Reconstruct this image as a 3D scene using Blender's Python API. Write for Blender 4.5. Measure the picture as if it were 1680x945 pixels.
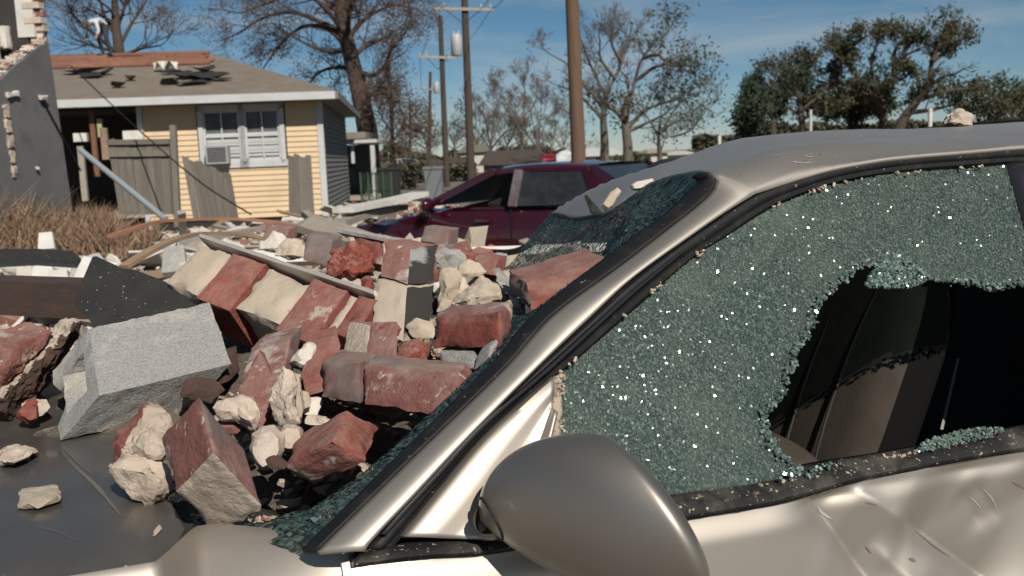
import bpy, bmesh, math, random
from mathutils import Vector, Matrix, noise
random.seed(7)
SC = bpy.context.scene
COL = SC.collection
for o in list(bpy.data.objects): bpy.data.objects.remove(o)
V = Vector
def R(a): return math.radians(a)

# ------------------------------------------------------------------ camera
FPX = 1633.0
CAM = V((0, 0, 1.36))
pitch = math.atan((472.5-256)/FPX); roll = R(2.3)
FW = V((0, math.cos(pitch), -math.sin(pitch)))
_U = V((0, math.sin(pitch), math.cos(pitch)))
RT = V((1,0,0))*math.cos(roll) - _U*math.sin(roll)
UP = _U*math.cos(roll) + V((1,0,0))*math.sin(roll)
cd = bpy.data.cameras.new('camera'); cam = bpy.data.objects.new('camera', cd); COL.objects.link(cam)
cam.matrix_world = Matrix(((RT.x,UP.x,-FW.x,CAM.x),(RT.y,UP.y,-FW.y,CAM.y),(RT.z,UP.z,-FW.z,CAM.z),(0,0,0,1)))
cd.sensor_width = 36; cd.lens = 36*FPX/1680; cd.clip_start = .05; cd.clip_end = 3000
cd.dof.use_dof = True; cd.dof.focus_distance = 1.3; cd.dof.aperture_fstop = 12.0
SC.camera = cam

# ------------------------------------------------------------------ sky, sun, exposure
SUN = V((.30, -.72, .62)).normalized()
el = math.asin(SUN.z); az = math.atan2(SUN.x, SUN.y)
w = bpy.data.worlds.new('World'); SC.world = w; w.use_nodes = True
nt = w.node_tree; bg = nt.nodes['Background']; bg.inputs['Strength'].default_value = .054
sky = nt.nodes.new('ShaderNodeTexSky'); sky.sky_type = 'NISHITA'; sky.sun_disc = False
sky.sun_elevation = el; sky.sun_rotation = az; sky.altitude = 0; sky.air_density = .7; sky.dust_density = 0; sky.ozone_density = 4.0
tc = nt.nodes.new('ShaderNodeTexCoord'); mp = nt.nodes.new('ShaderNodeMapping')
mp.inputs['Scale'].default_value = (1.3, 1.0, 9.0); mp.inputs['Rotation'].default_value = (0, R(9), R(25))
nz = nt.nodes.new('ShaderNodeTexNoise'); nz.inputs['Scale'].default_value = 2.1; nz.inputs['Detail'].default_value = 6; nz.inputs['Roughness'].default_value = .55
nz.inputs['Distortion'].default_value = .6
rm = nt.nodes.new('ShaderNodeMapRange'); rm.inputs[1].default_value = .45; rm.inputs[2].default_value = .68; rm.inputs[3].default_value = 0; rm.inputs[4].default_value = .5
mx = nt.nodes.new('ShaderNodeMixRGB'); mx.inputs[2].default_value = (8.0, 8.8, 9.2, 1)
nt.links.new(tc.outputs['Generated'], mp.inputs['Vector']); nt.links.new(mp.outputs[0], nz.inputs['Vector'])
nt.links.new(nz.outputs['Fac'], rm.inputs[0]); nt.links.new(rm.outputs[0], mx.inputs[0])
hsv = nt.nodes.new('ShaderNodeHueSaturation'); hsv.inputs['Saturation'].default_value = 1.1; hsv.inputs['Hue'].default_value = .487; hsv.inputs['Value'].default_value = 1.0
nt.links.new(sky.outputs[0], hsv.inputs['Color']); nt.links.new(hsv.outputs[0], mx.inputs[1]); nt.links.new(mx.outputs[0], bg.inputs['Color'])
sl = bpy.data.lights.new('sun', 'SUN'); sl.energy = 5.0; sl.angle = R(.5); sl.color = (1, .93, .83)
so = bpy.data.objects.new('sun', sl); COL.objects.link(so); so.rotation_euler = SUN.to_track_quat('Z', 'Y').to_euler()
vs_ = SC.view_settings; vs_.view_transform = 'Standard'; vs_.look = 'None'; vs_.gamma = 1; vs_.use_curve_mapping = False
vs_.exposure = -.06
SC.cycles.max_bounces = 8; SC.cycles.transparent_max_bounces = 16; SC.cycles.sample_clamp_indirect = 4
SC.cycles.caustics_reflective = False; SC.cycles.caustics_refractive = False

# ------------------------------------------------------------------ rays and frames
def ray(x, y): return FW + RT*((x-840)/FPX) + UP*((472.5-y)/FPX)
def pt(x, y, Y):                       # the point seen at x, y whose distance ahead is Y
    d = ray(x, y); return CAM + d*(Y/d.y)
def onz(x, y, z):
    d = ray(x, y); return CAM + d*((z-CAM.z)/d.z)
def px(P):
    q = P-CAM; k = q.dot(FW); return (840+FPX*q.dot(RT)/k, 472.5-FPX*q.dot(UP)/k)
TH = R(70)
CR = V((math.sin(TH), math.cos(TH), 0)); CL = V((-math.cos(TH), math.sin(TH), 0))
def car(u, v, z): return CR*u + CL*v + V((0,0,z))
def uvz(P): return (P.dot(CR), P.dot(CL), P.z)
VS = .955
def vside(z):
    dz = z-.95
    return VS + (.40*dz+.30*dz*dz if dz > 0 else -.018*math.sin(min(1, -dz/.35)*math.pi*.6))
def onv(x, y, v):
    d = ray(x, y); return CAM + d*(v/d.dot(CL))
def onside(x, y, off=0):
    v = VS
    for i in range(16):
        P = onv(x, y, v+off); v = vside(P.z)
    return P
def inpoly(x, y, poly):
    c = False; n = len(poly); j = n-1
    for i in range(n):
        xi, yi = poly[i]; xj, yj = poly[j]
        if (yi > y) != (yj > y) and x < (xj-xi)*(y-yi)/(yj-yi)+xi: c = not c
        j = i
    return c
def resample(L, n):
    P = [V((a[0], a[1], a[2] if len(a) > 2 else 0)) for a in L]
    d = [0]
    for i in range(1, len(P)): d.append(d[-1]+(P[i]-P[i-1]).length)
    # catmull-rom through the points
    out = []; k = 0
    for i in range(n):
        s = d[-1]*i/(n-1)
        while k < len(P)-2 and d[k+1] < s: k += 1
        t = 0 if d[k+1] == d[k] else (s-d[k])/(d[k+1]-d[k])
        p0 = P[max(0,k-1)]; p1 = P[k]; p2 = P[k+1]; p3 = P[min(len(P)-1,k+2)]
        m1 = (p2-p0)*.5 if k > 0 else (p2-p1); m2 = (p3-p1)*.5 if k < len(P)-2 else (p2-p1)
        L12 = (p2-p1).length
        if k > 0 and (p2-p0).length > 0: m1 = (p2-p0).normalized()*L12
        if k < len(P)-2 and (p3-p1).length > 0: m2 = (p3-p1).normalized()*L12
        t2 = t*t; t3 = t2*t
        out.append(p1*(2*t3-3*t2+1)+m1*(t3-2*t2+t)+p2*(-2*t3+3*t2)+m2*(t3-t2))
    return out
def sm(a, b, x):
    t = max(0., min(1., (x-a)/(b-a))); return t*t*(3-2*t)
def lerp(a, b, t): return a+(b-a)*t
def interp(tab, x):
    if x <= tab[0][0]: return tab[0][1]
    for (a, fa), (b, fb) in zip(tab, tab[1:]):
        if x <= b: return lerp(fa, fb, (x-a)/(b-a))
    return tab[-1][1]

# ------------------------------------------------------------------ materials
MATS = {}
def _n(t, k, **kw):
    n = t.nodes.new(k)
    for a, b in kw.items():
        if a in n.inputs: n.inputs[a].default_value = b
        else: setattr(n, a, b)
    return n
def mat(name, c1, c2=None, scale=8, lo=.4, hi=.6, rough=.8, metal=0, bump=0, bscale=40, c3=None, s3=3, lo3=.55, hi3=.65,
        coat=0, stretch=None, spec=.5, speck=None, sscale=90, slo=.62, shi=.68, rnd=0, r2=None, bdist=.01, dist=0, coatr=.05, dust=None):
    """base colour c1 with patches of c2 and c3, small specks, bump; pattern is offset per object"""
    if name in MATS: return MATS[name]
    m = bpy.data.materials.new(name); m.use_nodes = True; t = m.node_tree; L = t.links.new
    b = t.nodes['Principled BSDF']; b.inputs['Roughness'].default_value = rough; b.inputs['Metallic'].default_value = metal
    b.inputs['Coat Weight'].default_value = coat; b.inputs['Coat Roughness'].default_value = coatr
    b.inputs['Specular IOR Level'].default_value = spec
    b.inputs['Base Color'].default_value = (*c1, 1)
    co = _n(t, 'ShaderNodeTexCoord'); oi = _n(t, 'ShaderNodeObjectInfo')
    mu = _n(t, 'ShaderNodeMath', operation='MULTIPLY'); mu.inputs[1].default_value = 37.0
    ad = _n(t, 'ShaderNodeVectorMath', operation='ADD'); L(oi.outputs['Random'], mu.inputs[0])
    L(co.outputs['Object'], ad.inputs[0]); L(mu.outputs[0], ad.inputs[1]); vec = ad.outputs[0]
    if stretch:
        mpn = _n(t, 'ShaderNodeMapping'); mpn.inputs['Scale'].default_value = stretch; L(vec, mpn.inputs[0]); vec = mpn.outputs[0]
    col = None
    def layer(prev, c, sc, a, bb, det=6):
        nn = _n(t, 'ShaderNodeTexNoise', Scale=sc, Detail=det, Roughness=.62, Distortion=dist); L(vec, nn.inputs['Vector'])
        r = _n(t, 'ShaderNodeMapRange'); r.inputs[1].default_value = a; r.inputs[2].default_value = bb; L(nn.outputs['Fac'], r.inputs[0])
        x = _n(t, 'ShaderNodeMixRGB'); L(r.outputs[0], x.inputs[0]); x.inputs[2].default_value = (*c, 1)
        if prev is None: x.inputs[1].default_value = (*c1, 1)
        else: L(prev, x.inputs[1])
        return x.outputs[0], r.outputs[0]
    fac = None
    if c2: col, fac = layer(col, c2, scale, lo, hi)
    if c3: col, _ = layer(col, c3, s3, lo3, hi3)
    if speck: col, _ = layer(col, speck, sscale, slo, shi, 2)
    if dust:      # settled dust on faces that look up
        ge = _n(t, 'ShaderNodeNewGeometry'); sx = _n(t, 'ShaderNodeSeparateXYZ'); L(ge.outputs['Normal'], sx.inputs[0])
        nn = _n(t, 'ShaderNodeTexNoise', Scale=26, Detail=6, Roughness=.65); L(vec, nn.inputs['Vector'])
        am = _n(t, 'ShaderNodeMath', operation='MULTIPLY_ADD'); L(sx.outputs[2], am.inputs[0]); am.inputs[1].default_value = .55; L(nn.outputs['Fac'], am.inputs[2])
        r = _n(t, 'ShaderNodeMapRange'); r.inputs[1].default_value = .78; r.inputs[2].default_value = 1.15; r.inputs[4].default_value = .36; L(am.outputs[0], r.inputs[0])
        x = _n(t, 'ShaderNodeMixRGB'); L(r.outputs[0], x.inputs[0]); x.inputs[2].default_value = (*dust, 1)
        if col: L(col, x.inputs[1])
        else: x.inputs[1].default_value = (*c1, 1)
        col = x.outputs[0]
    if rnd:
        hs = _n(t, 'ShaderNodeHueSaturation'); r = _n(t, 'ShaderNodeMapRange'); r.inputs[3].default_value = 1-rnd; r.inputs[4].default_value = 1+rnd
        L(oi.outputs['Random'], r.inputs[0]); L(r.outputs[0], hs.inputs['Value'])
        if col: L(col, hs.inputs['Color'])
        else: hs.inputs['Color'].default_value = (*c1, 1)
        col = hs.outputs[0]
    if col: L(col, b.inputs['Base Color'])
    if r2 is not None and fac:
        r = _n(t, 'ShaderNodeMapRange'); r.inputs[3].default_value = rough; r.inputs[4].default_value = r2; L(fac, r.inputs[0]); L(r.outputs[0], b.inputs['Roughness'])
    if bump:
        nn = _n(t, 'ShaderNodeTexNoise', Scale=bscale, Detail=8, Roughness=.65); L(vec, nn.inputs['Vector'])
        bn = _n(t, 'ShaderNodeBump', Strength=bump, Distance=bdist); L(nn.outputs['Fac'], bn.inputs['Height']); L(bn.outputs[0], b.inputs['Normal'])
    MATS[name] = m; return m

# ------------------------------------------------------------------ objects
def mk(name, vs, fs, m, parent=None, smooth=None, label=None, cat=None, group=None, kind=None, mi=None, origin=None):
    """one mesh object; vs in world space. Origin at the base of the thing, or at the root's for a part."""
    vs = [V(p) for p in vs]
    if parent is not None:
        root = parent
        while root.parent: root = root.parent
        org = root.location.copy()
    elif origin is not None: org = V(origin)
    else:
        n = len(vs); org = sum(vs, V())/n; org.z = min(p.z for p in vs)
    me = bpy.data.meshes.new(name); me.from_pydata([p-org for p in vs], [], fs)
    for a in (m if isinstance(m, (list, tuple)) else [m]): me.materials.append(a)
    if mi: me.polygons.foreach_set('material_index', mi)
    if smooth is not None:
        me.polygons.foreach_set('use_smooth', [True]*len(me.polygons))
        if smooth < 180: me.set_sharp_from_angle(angle=R(smooth))
    me.update()
    o = bpy.data.objects.new(name, me); COL.objects.link(o)
    if parent is not None: o.parent = parent
    else: o.location = org
    tag(o, label, cat, group, kind); return o
def tag(o, label=None, cat=None, group=None, kind=None):
    if label: o['label'] = label
    if cat: o['category'] = cat
    if group: o['group'] = group
    if kind: o['kind'] = kind
    return o
def empty(name, loc, label=None, cat=None, group=None, kind=None):
    o = bpy.data.objects.new(name, None); COL.objects.link(o); o.location = loc; o.empty_display_size = .1
    bpy.context.view_layer.update() if False else None
    return tag(o, label, cat, group, kind)
def mod(o, k, **kw):
    m = o.modifiers.new(k.lower(), k)
    for a, b in kw.items(): setattr(m, a, b)
    return m
class MB:
    """collects boxes, tubes and quads in world space"""
    def __init__(s): s.v = []; s.f = []; s.mi = []
    def add(s, vs, fs, mi=0):
        b = len(s.v); s.v += vs; s.f += [tuple(b+i for i in f) for f in fs]; s.mi += [mi]*len(fs); return s
    def box(s, c, h, ax=None, mi=0):
        """c centre, h half sizes, ax three axes"""
        X, Y, Z = ax or (V((1,0,0)), V((0,1,0)), V((0,0,1))); c = V(c)
        vs = [c+X*(h[0]*i)+Y*(h[1]*j)+Z*(h[2]*k) for i in (-1,1) for j in (-1,1) for k in (-1,1)]
        return s.add(vs, [(0,1,3,2),(4,6,7,5),(0,4,5,1),(2,3,7,6),(0,2,6,4),(1,5,7,3)], mi)
    def bar(s, a, b, w, h, up=None, mi=0):
        a = V(a); b = V(b); d = (b-a); L = d.length; d.normalize(); up = V(up) if up else V((0,0,1))
        sd = d.cross(up)
        if sd.length < 1e-3: sd = d.cross(V((1,0,0)))
        sd.normalize(); u = sd.cross(d)
        return s.box((a+b)/2, (L/2, w/2, h/2), (d, sd, u), mi)
    def tube(s, pts, rad, n=8, mi=0, cap=True):
        pts = [V(p) for p in pts]; b = len(s.v); N = len(pts); ref = None
        for i, p in enumerate(pts):
            d = (pts[min(i+1,N-1)]-pts[max(i-1,0)])
            if d.length < 1e-9: d = V((0,0,1))
            d.normalize()
            if ref is None:
                ref = d.cross(V((0,0,1)) if abs(d.z) < .9 else V((1,0,0))).normalized()
            x = (ref-d*ref.dot(d)); x.normalize(); ref = x; y = d.cross(x)
            r = rad[i] if isinstance(rad, (list, tuple)) else rad
            for k in range(n):
                a = 2*math.pi*k/n; s.v.append(p+x*(r*math.cos(a))+y*(r*math.sin(a)))
        for i in range(N-1):
            for k in range(n):
                k2 = (k+1) % n; s.f.append((b+i*n+k, b+i*n+k2, b+(i+1)*n+k2, b+(i+1)*n+k)); s.mi.append(mi)
        if cap and n > 2:
            s.f.append(tuple(b+k for k in range(n))[::-1]); s.f.append(tuple(b+(N-1)*n+k for k in range(n))); s.mi += [mi, mi]
        return s
    def grid(s, rows, mi=0, flip=False):
        b = len(s.v); n = len(rows[0])
        for r in rows: s.v += list(r)
        for i in range(len(rows)-1):
            for j in range(n-1):
                q = (b+i*n+j, b+i*n+j+1, b+(i+1)*n+j+1, b+(i+1)*n+j); s.f.append(q[::-1] if flip else q); s.mi.append(mi)
        return s
    def build(s, name, m, parent=None, **kw): return mk(name, s.v, s.f, m, parent, mi=s.mi if isinstance(m, (list, tuple)) else None, **kw)
def nz3(p, s=1., seed=0): return noise.noise(V((p[0]*s+seed*17.3, p[1]*s-seed*9.1, p[2]*s+seed*5.7)))
def fbm(p, s=1., seed=0, o=4):
    a = 0; k = 1.; f = s
    for i in range(o): a += k*nz3(p, f, seed+i*3.1); k *= .5; f *= 2.05
    return a
# ================================================================== the crushed sedan in the foreground
M_PAINT = mat('champagne_paint', (.475,.430,.375), (.45,.405,.352), 2.2, .3, .7, rough=.50, metal=.86, coat=.20, coatr=.12, c3=(.50,.44,.37), s3=3.5, lo3=.58, hi3=.8, speck=(.53,.47,.40), sscale=190, slo=.70, shi=.76, r2=.54)
M_HOOD = mat('dusty_paint_darkened', (.21,.195,.175), (.25,.228,.195), 6, .35, .75, rough=.40, metal=.8, coat=.35, coatr=.14, c3=(.34,.30,.24), s3=4.5, lo3=.56, hi3=.85, speck=(.46,.41,.33), sscale=230, slo=.68, shi=.76, r2=.52, dist=.8)  # dust over a base darker than the body paint, standing in for dark reflections
M_BLACK = mat('black_rubber', (.010,.010,.011), (.028,.026,.024), 30, .5, .75, rough=.6, spec=.25, speck=(.22,.19,.15), sscale=150, slo=.70, shi=.76, bump=.15, bscale=60, bdist=.004)
M_BLACKD = mat('dusty_black_rubber', (.014,.014,.014), (.10,.09,.075), 22, .45, .8, rough=.7, spec=.25, c3=(.34,.28,.21), s3=32, lo3=.66, hi3=.74, speck=(.40,.33,.25), sscale=170, slo=.64, shi=.70, bump=.4, bscale=60, bdist=.004)
M_GLOSS = mat('gloss_black_trim', (.02,.02,.022), rough=.12, coat=.6)
M_DIRTSEAL = mat('dirty_seal', (.40,.33,.25), (.04,.035,.03), 60, .45, .55, rough=.9, bump=.5, bscale=80)
M_SEAT = mat('seat_velour', (.070,.058,.047), (.055,.045,.037), 25, .35, .7, rough=.95, bump=.3, bscale=160, bdist=.002, spec=.2)
M_CABIN = mat('cabin_plastic', (.018,.016,.015), (.03,.027,.024), 8, .3, .7, rough=.75)
M_CHROME = mat('mirror_glass', (.8,.8,.8), rough=.03, metal=1)
M_TYRE = mat('tyre_rubber', (.02,.02,.02), rough=.85)
M_RIM = mat('wheel_alloy', (.45,.45,.45), rough=.3, metal=.9)
M_GLASSDARK = mat('dark_tinted_glass', (.012,.016,.016), rough=.08, coat=.3)

def crazed(name, dark, light, trans, tint, gl):
    m = bpy.data.materials.new(name); m.use_nodes = True; t = m.node_tree; t.nodes.clear(); L = t.links.new
    out = _n(t, 'ShaderNodeOutputMaterial'); g = _n(t, 'ShaderNodeNewGeometry'); rp = g.outputs['Random Per Island']
    pw = _n(t, 'ShaderNodeMath', operation='POWER'); pw.inputs[1].default_value = 2.4; L(rp, pw.inputs[0])
    cx = _n(t, 'ShaderNodeMixRGB'); cx.inputs[1].default_value = (*dark,1); cx.inputs[2].default_value = (*light,1); L(pw.outputs[0], cx.inputs[0])
    # dust and cloudy patches
    co = _n(t, 'ShaderNodeTexCoord'); n1 = _n(t, 'ShaderNodeTexNoise', Scale=9, Detail=6, Roughness=.6); L(co.outputs['Object'], n1.inputs['Vector'])
    r1 = _n(t, 'ShaderNodeMapRange'); r1.inputs[1].default_value = .45; r1.inputs[2].default_value = .75; r1.inputs[4].default_value = .55; L(n1.outputs['Fac'], r1.inputs[0])
    c2 = _n(t, 'ShaderNodeMixRGB'); L(r1.outputs[0], c2.inputs[0]); L(cx.outputs[0], c2.inputs[1]); c2.inputs[2].default_value = (.17,.20,.16,1)
    df = _n(t, 'ShaderNodeBsdfDiffuse'); L(c2.outputs[0], df.inputs['Color'])
    tr = _n(t, 'ShaderNodeBsdfTransparent'); tr.inputs['Color'].default_value = (*tint,1)
    gs = _n(t, 'ShaderNodeBsdfGlossy'); gs.inputs['Roughness'].default_value = .16; gs.inputs['Color'].default_value = (.85,1,.95,1)
    m1 = _n(t, 'ShaderNodeMixShader'); m1.inputs[0].default_value = trans; L(df.outputs[0], m1.inputs[1]); L(tr.outputs[0], m1.inputs[2])
    m2 = _n(t, 'ShaderNodeMixShader'); m2.inputs[0].default_value = gl; L(m1.outputs[0], m2.inputs[1]); L(gs.outputs[0], m2.inputs[2])
    L(m2.outputs[0], out.inputs['Surface']); return m
M_CRAZE = crazed('shattered_side_glass', (.060,.084,.074), (.20,.248,.222), .36, (.64,.78,.72), .042)
M_WIND = crazed('shattered_windscreen', (.006,.014,.013), (.075,.125,.11), .10, (.45,.62,.56), .16)

VC = 1.76
SEDAN = empty('damaged_sedan', car(.9, VC, 0), 'champagne sedan buried under rubble with shattered side window and caved-in windshield', 'car')

def ribbon(name, LA, LB, n, m, mt, parent, offA=0, offB=0, bulge=0, thick=.004, prof=None, smooth=40, rough=0):
    A = resample(LA, n); B = resample(LB, n); rows = []
    for i in range(n):
        a = onside(A[i].x, A[i].y, offA); b = onside(B[i].x, B[i].y, offB); row = []
        nrm = (-CL*.92+V((0,0,.38))).normalized()
        for j in range(m):
            t = j/(m-1); q = a.lerp(b, t); h = bulge*4*t*(1-t) if prof is None else interp(prof, t)
            q = q+nrm*h
            if rough: q = q+nrm*(rough*fbm(q, 60, 3))
            row.append(q)
        rows.append(row)
    o = MB().grid(rows).build(name, mt, parent, smooth=smooth)
    if thick: mod(o, 'SOLIDIFY', thickness=thick, offset=0)
    return o

G  = [(498,905),(515,888),(661,744),(807,600),(875,520),(996,424),(1084,359),(1130,318),(1146,299),(1136,289)]
SA = [(520,905),(533,892),(681,748),(833,600),(905,520),(1017,437),(1105,369),(1158,326),(1175,300),(1164,283)]
SB = [(598,905),(606,892),(683,810),(759,728),(885,600),(969,520),(1037,457),(1139,383),(1190,348),(1240,317)]
SBR = [(1240,317),(1322,289),(1383,272),(1485,255),(1680,241),(1850,238),(2300,240)]
FB = [(640,900),(657,881),(788,724),(860,658),(927,603),(1020,522),(1139,420),(1180,394),(1258,343),(1349,306),(1451,285),(1647,268),(1700,265)]
SBF = [(606,900)]+SB[2:]+SBR[1:4]+[(1690,241)]

# ---- roof with the near windscreen pillar: one pressed panel
def build_roof():
    K = 9; NP = 60
    A = resample(SA, NP); B = resample(SB, NP); verts = []; faces = []
    nrm = (-CL*.85+V((0,0,.5))).normalized()
    prow = []
    for i in range(NP):
        b = onside(B[i].x, B[i].y, 0); a = onside(A[i].x, A[i].y, .020); row = []
        for j in range(K):
            t = j/(K-1); q = b.lerp(a, t)
            h = .0045*(1-(2*t-1)**2)*(1.3-.6*t)
            row.append(q+nrm*h)
        prow.append(row)
    for r in prow: verts += r
    for i in range(NP-1):
        for j in range(K-1): faces.append((i*K+j, i*K+j+1, (i+1)*K+j+1, (i+1)*K+j))
    # front edge of the roof, bent down on the far side
    fe = [uvz(onv(x, y, v)) for x, y, v in [(1164,283,1.19),(1139,281,1.27),(1071,299,1.48),(1017,335,1.68),(990,351,1.79),(942,358,1.98),(903,349,2.16)]]
    M = 34
    fe = resample(fe, M)
    front = [V(uvz(p)) for p in prow[-1]] + [V(p) for p in fe[1:]]
    front[K-1] = V(uvz(prow[-1][-1]))
    global ROOF_FRONT; ROOF_FRONT = [car(*p) for p in front[K-1:]]
    NC = len(front); rail = [V(uvz(onside(p.x, p.y))) for p in resample(SBR, 60)]
    u0 = front[0].x; uR = rail[-1].x
    def railat(u):
        for a, b in zip(rail, rail[1:]):
            if a.x <= u <= b.x: return a.lerp(b, (u-a.x)/max(1e-6, b.x-a.x))
        return rail[0] if u < rail[0].x else rail[-1]
    base = (NP-1)*K; NR = 46
    mid = [V(p) for p in resample([uvz(onv(x, y, v)) for x, y, v in [(1258,243,1.30),(1240,228,1.45),(1185,236,1.66),(1100,263,1.83),(985,301,2.02),(905,345,2.17)]], M)]
    nearmid = [V(uvz(onside(1322,289)))]; 
    for j in range(1, K):
        t = j/(K-1); a = nearmid[0]; b = mid[0]; q = a.lerp(b, t); q.z += .018*math.sin(math.pi*t); nearmid.append(q)
    mid = nearmid+mid[1:]
    idx0 = [base+j for j in range(K)]
    for p in front[K:]: idx0.append(len(verts)); verts.append(car(*p))
    prev = idx0
    for i in range(1, NR):
        s = (i/(NR-1))**1.35; row = []
        for c in range(NC):
            f = front[c]; u = lerp(f.x, uR, s); r = railat(max(u, u0+ (uR-u0)*s*0+ (u-u0 if c == 0 else u-u0)))
            # columns spread to the full roof width towards the rear
            tc = c/(NC-1) if c >= K else (c/(K-1))*((K-1)/(NC-1))
            vrear = r.y + (2*(VC-r.y))*(c/(NC-1))**1.15
            v = lerp(f.y, vrear, sm(0, .55, s))
            if c == 0: verts.append(car(*r)); row.append(len(verts)-1); continue
            tau = (v-r.y)/(VC-r.y); tau = tau if tau < 1 else max(0, 2-tau)
            crown = 1.386-.02*((u-1.75)/.9)**2
            zp = r.z+.004+(crown-r.z)*(1-(1-max(0,tau))**2.7)
            du = u-f.x; md = mid[c]; dm = max(.02, md.x-f.x)
            crush = .10*sm(1.5, 2.2, v)*sm(2.3, 1.2, u)
            if du < dm:
                t = du/dm; z = lerp(f.z, md.z, t+.35*t*(1-t)); v = lerp(f.y, md.y, t)
            else:
                k = sm(0, .5, du-dm); v = lerp(md.y, vrear, sm(0, .8, du-dm))
                z = lerp(md.z+.06*min(.15, du-dm), zp-crush, k)
            z += .004*fbm((u,v,0), 3.2, 5)*sm(0,.25,du)
            verts.append(car(u, v, z)); row.append(len(verts)-1)
        for c in range(NC-1): faces.append((prev[c], prev[c+1], row[c+1], row[c]))
        prev = row
    o = mk('roof', verts, faces, M_PAINT, SEDAN, smooth=50)
    mod(o, 'SOLIDIFY', thickness=.006, offset=-1 if False else 1)
    return o
ROOF = build_roof()

# ---- windscreen rubber, door frame, gloss bead
ribbon('windshield_trim', G, SA, 80, 6, M_BLACK, SEDAN, .046, .022, .004, .006, rough=.001)
DOOR = None
def build_door():
    global DOOR
    # panel below the belt line with crumples
    top = [(560,927),(591,921),(799,903),(1140,846),(1300,816),(1400,787),(1500,766),(1680,736),(1900,702),(2150,668)]
    T = resample(top, 440); rows = []; NZ = 130
    def dents(u, z):
        # folded facets: each crease is a ridge of a piecewise linear field
        def seg(u0, z0, u1, z1, w, h, e=1.0):
            dx, dz = u1-u0, z1-z0; L2 = dx*dx+dz*dz; t = max(0, min(1, ((u-u0)*dx+(z-z0)*dz)/L2))
            d = math.hypot(u-u0-t*dx, z-z0-t*dz); return h*max(0, 1-d/w)**e*(.35+.65*math.sin(math.pi*min(1,max(0,t*.8+.15))))
        d = 0
        for (u0, z0, u1, z1, h, w1, w2) in FOLDS:
            dx, dz = u1-u0, z1-z0; L = math.hypot(dx, dz); t = ((u-u0)*dx+(z-z0)*dz)/(L*L); s = ((u-u0)*dz-(z-z0)*dx)/L
            win = sm(-.25,.25,t)*sm(1.5,.9,t)
            d += h*win*math.exp(-abs(s)/(w1 if s < 0 else w2))
        d += .0015*fbm((u*1, z*1, 0), 9, 9, 3)*sm(.6,.75,u)
        return d
    def uz(x, y): q = uvz(onside(x, y)); return q[0], q[2]
    FOLDS = [(*uz(*a), *uz(*b), h_, w1, w2) for a, b, h_, w1, w2 in [((1335,815),(1428,950),.032,.085,.022),((1505,866),(1625,955),.038,.100,.016),((1400,800),(1470,845),-.014,.02,.05),((1590,812),(1618,856),.006,.012,.02),((1612,800),(1642,845),.006,.012,.02),((1445,905),(1500,960),-.012,.02,.03),((1700,780),(1740,900),.020,.06,.04)]]
    for j in range(NZ):
        row = []
        for i in range(440):
            p = onside(T[i].x, T[i].y, 0); u, v, z = uvz(p)
            s = j/(NZ-1); zz = lerp(z, .28, s**1.25)
            vv = vside(zz)-.004 + (.03*sm(.5,.28,zz)) + .010*sm(z-.035, z, zz)
            vv += dents(u, zz)*.8*sm(z, z-.02, zz)
            row.append(car(u, vv, zz))
        rows.append(row)
    DOOR = MB().grid(rows, flip=True).build('door', M_PAINT, SEDAN, smooth=60)
    mod(DOOR, 'SOLIDIFY', thickness=.003, offset=0)
build_door()
ribbon('window_frame', SBF, FB, 110, 9, M_BLACK, DOOR, .006, .016, 0, .006, prof=[(0,-.010),(.10,-.008),(.18,.000),(.45,.003),(.6,.0),(.68,-.004),(.75,.002),(.9,.002),(1,-.004)])
ribbon('chrome_bead', [(625,876),(700,794),(790,697),(893,606),(980,527),(1040,474),(1120,410)], [(632,877),(706,797),(796,700),(899,610),(986,531),(1044,478),(1122,413)], 60, 4, M_GLOSS, DOOR, .0, .0, .004, .002)
# triangular panel that carries the mirror
ribbon('sail_panel', [(657,881),(722,802),(788,724),(860,658),(906,620)], [(800,886),(838,850),(868,800),(889,740),(903,680)], 30, 14, M_PAINT, DOOR, .010, .008, 0, .004, prof=[(0,0),(.08,.006),(.3,.008),(.6,.004),(.85,.006),(1,.02)])
ribbon('corner_seal', [(905,621),(904,660),(898,712),(890,760)], [(921,613),(921,650),(920,700),(914,760)], 16, 5, M_DIRTSEAL, DOOR, .012, .014, .003, .004, rough=.002)
ribbon('belt_strip', [(600,905),(690,893),(792,884),(900,850),(1115,811),(1200,800),(1278,786),(1302,770),(1450,745),(1600,717),(1680,700),(1850,668),(2100,630)],
       [(575,926),(690,912),(799,905),(1000,872),(1140,847),(1230,832),(1300,818),(1400,789),(1500,768),(1600,750),(1680,737),(1850,710),(2100,676)], 150, 9, M_BLACKD, DOOR, .022, .0, .006, .008,
       prof=[(0,-.010),(.1,.002),(.5,.004),(.56,.009),(.62,.004),(.85,.003),(1,-.004)], rough=.0025)
ribbon('b_pillar', [(1647,266),(1664,320),(1684,390),(1714,490),(1785,720)], [(1850,240),(1860,320),(1880,400),(1900,490),(1950,700)], 20, 8, M_GLOSS, SEDAN, .02, .0, .004, .008)
ribbon('rear_door_glass', [(1850,240),(1860,320),(1880,400),(1900,490),(1950,700)], [(2300,250),(2310,320),(2320,400),(2340,490),(2360,620)], 10, 8, M_GLASSDARK, SEDAN, .02, .02, .004, .003)

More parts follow.
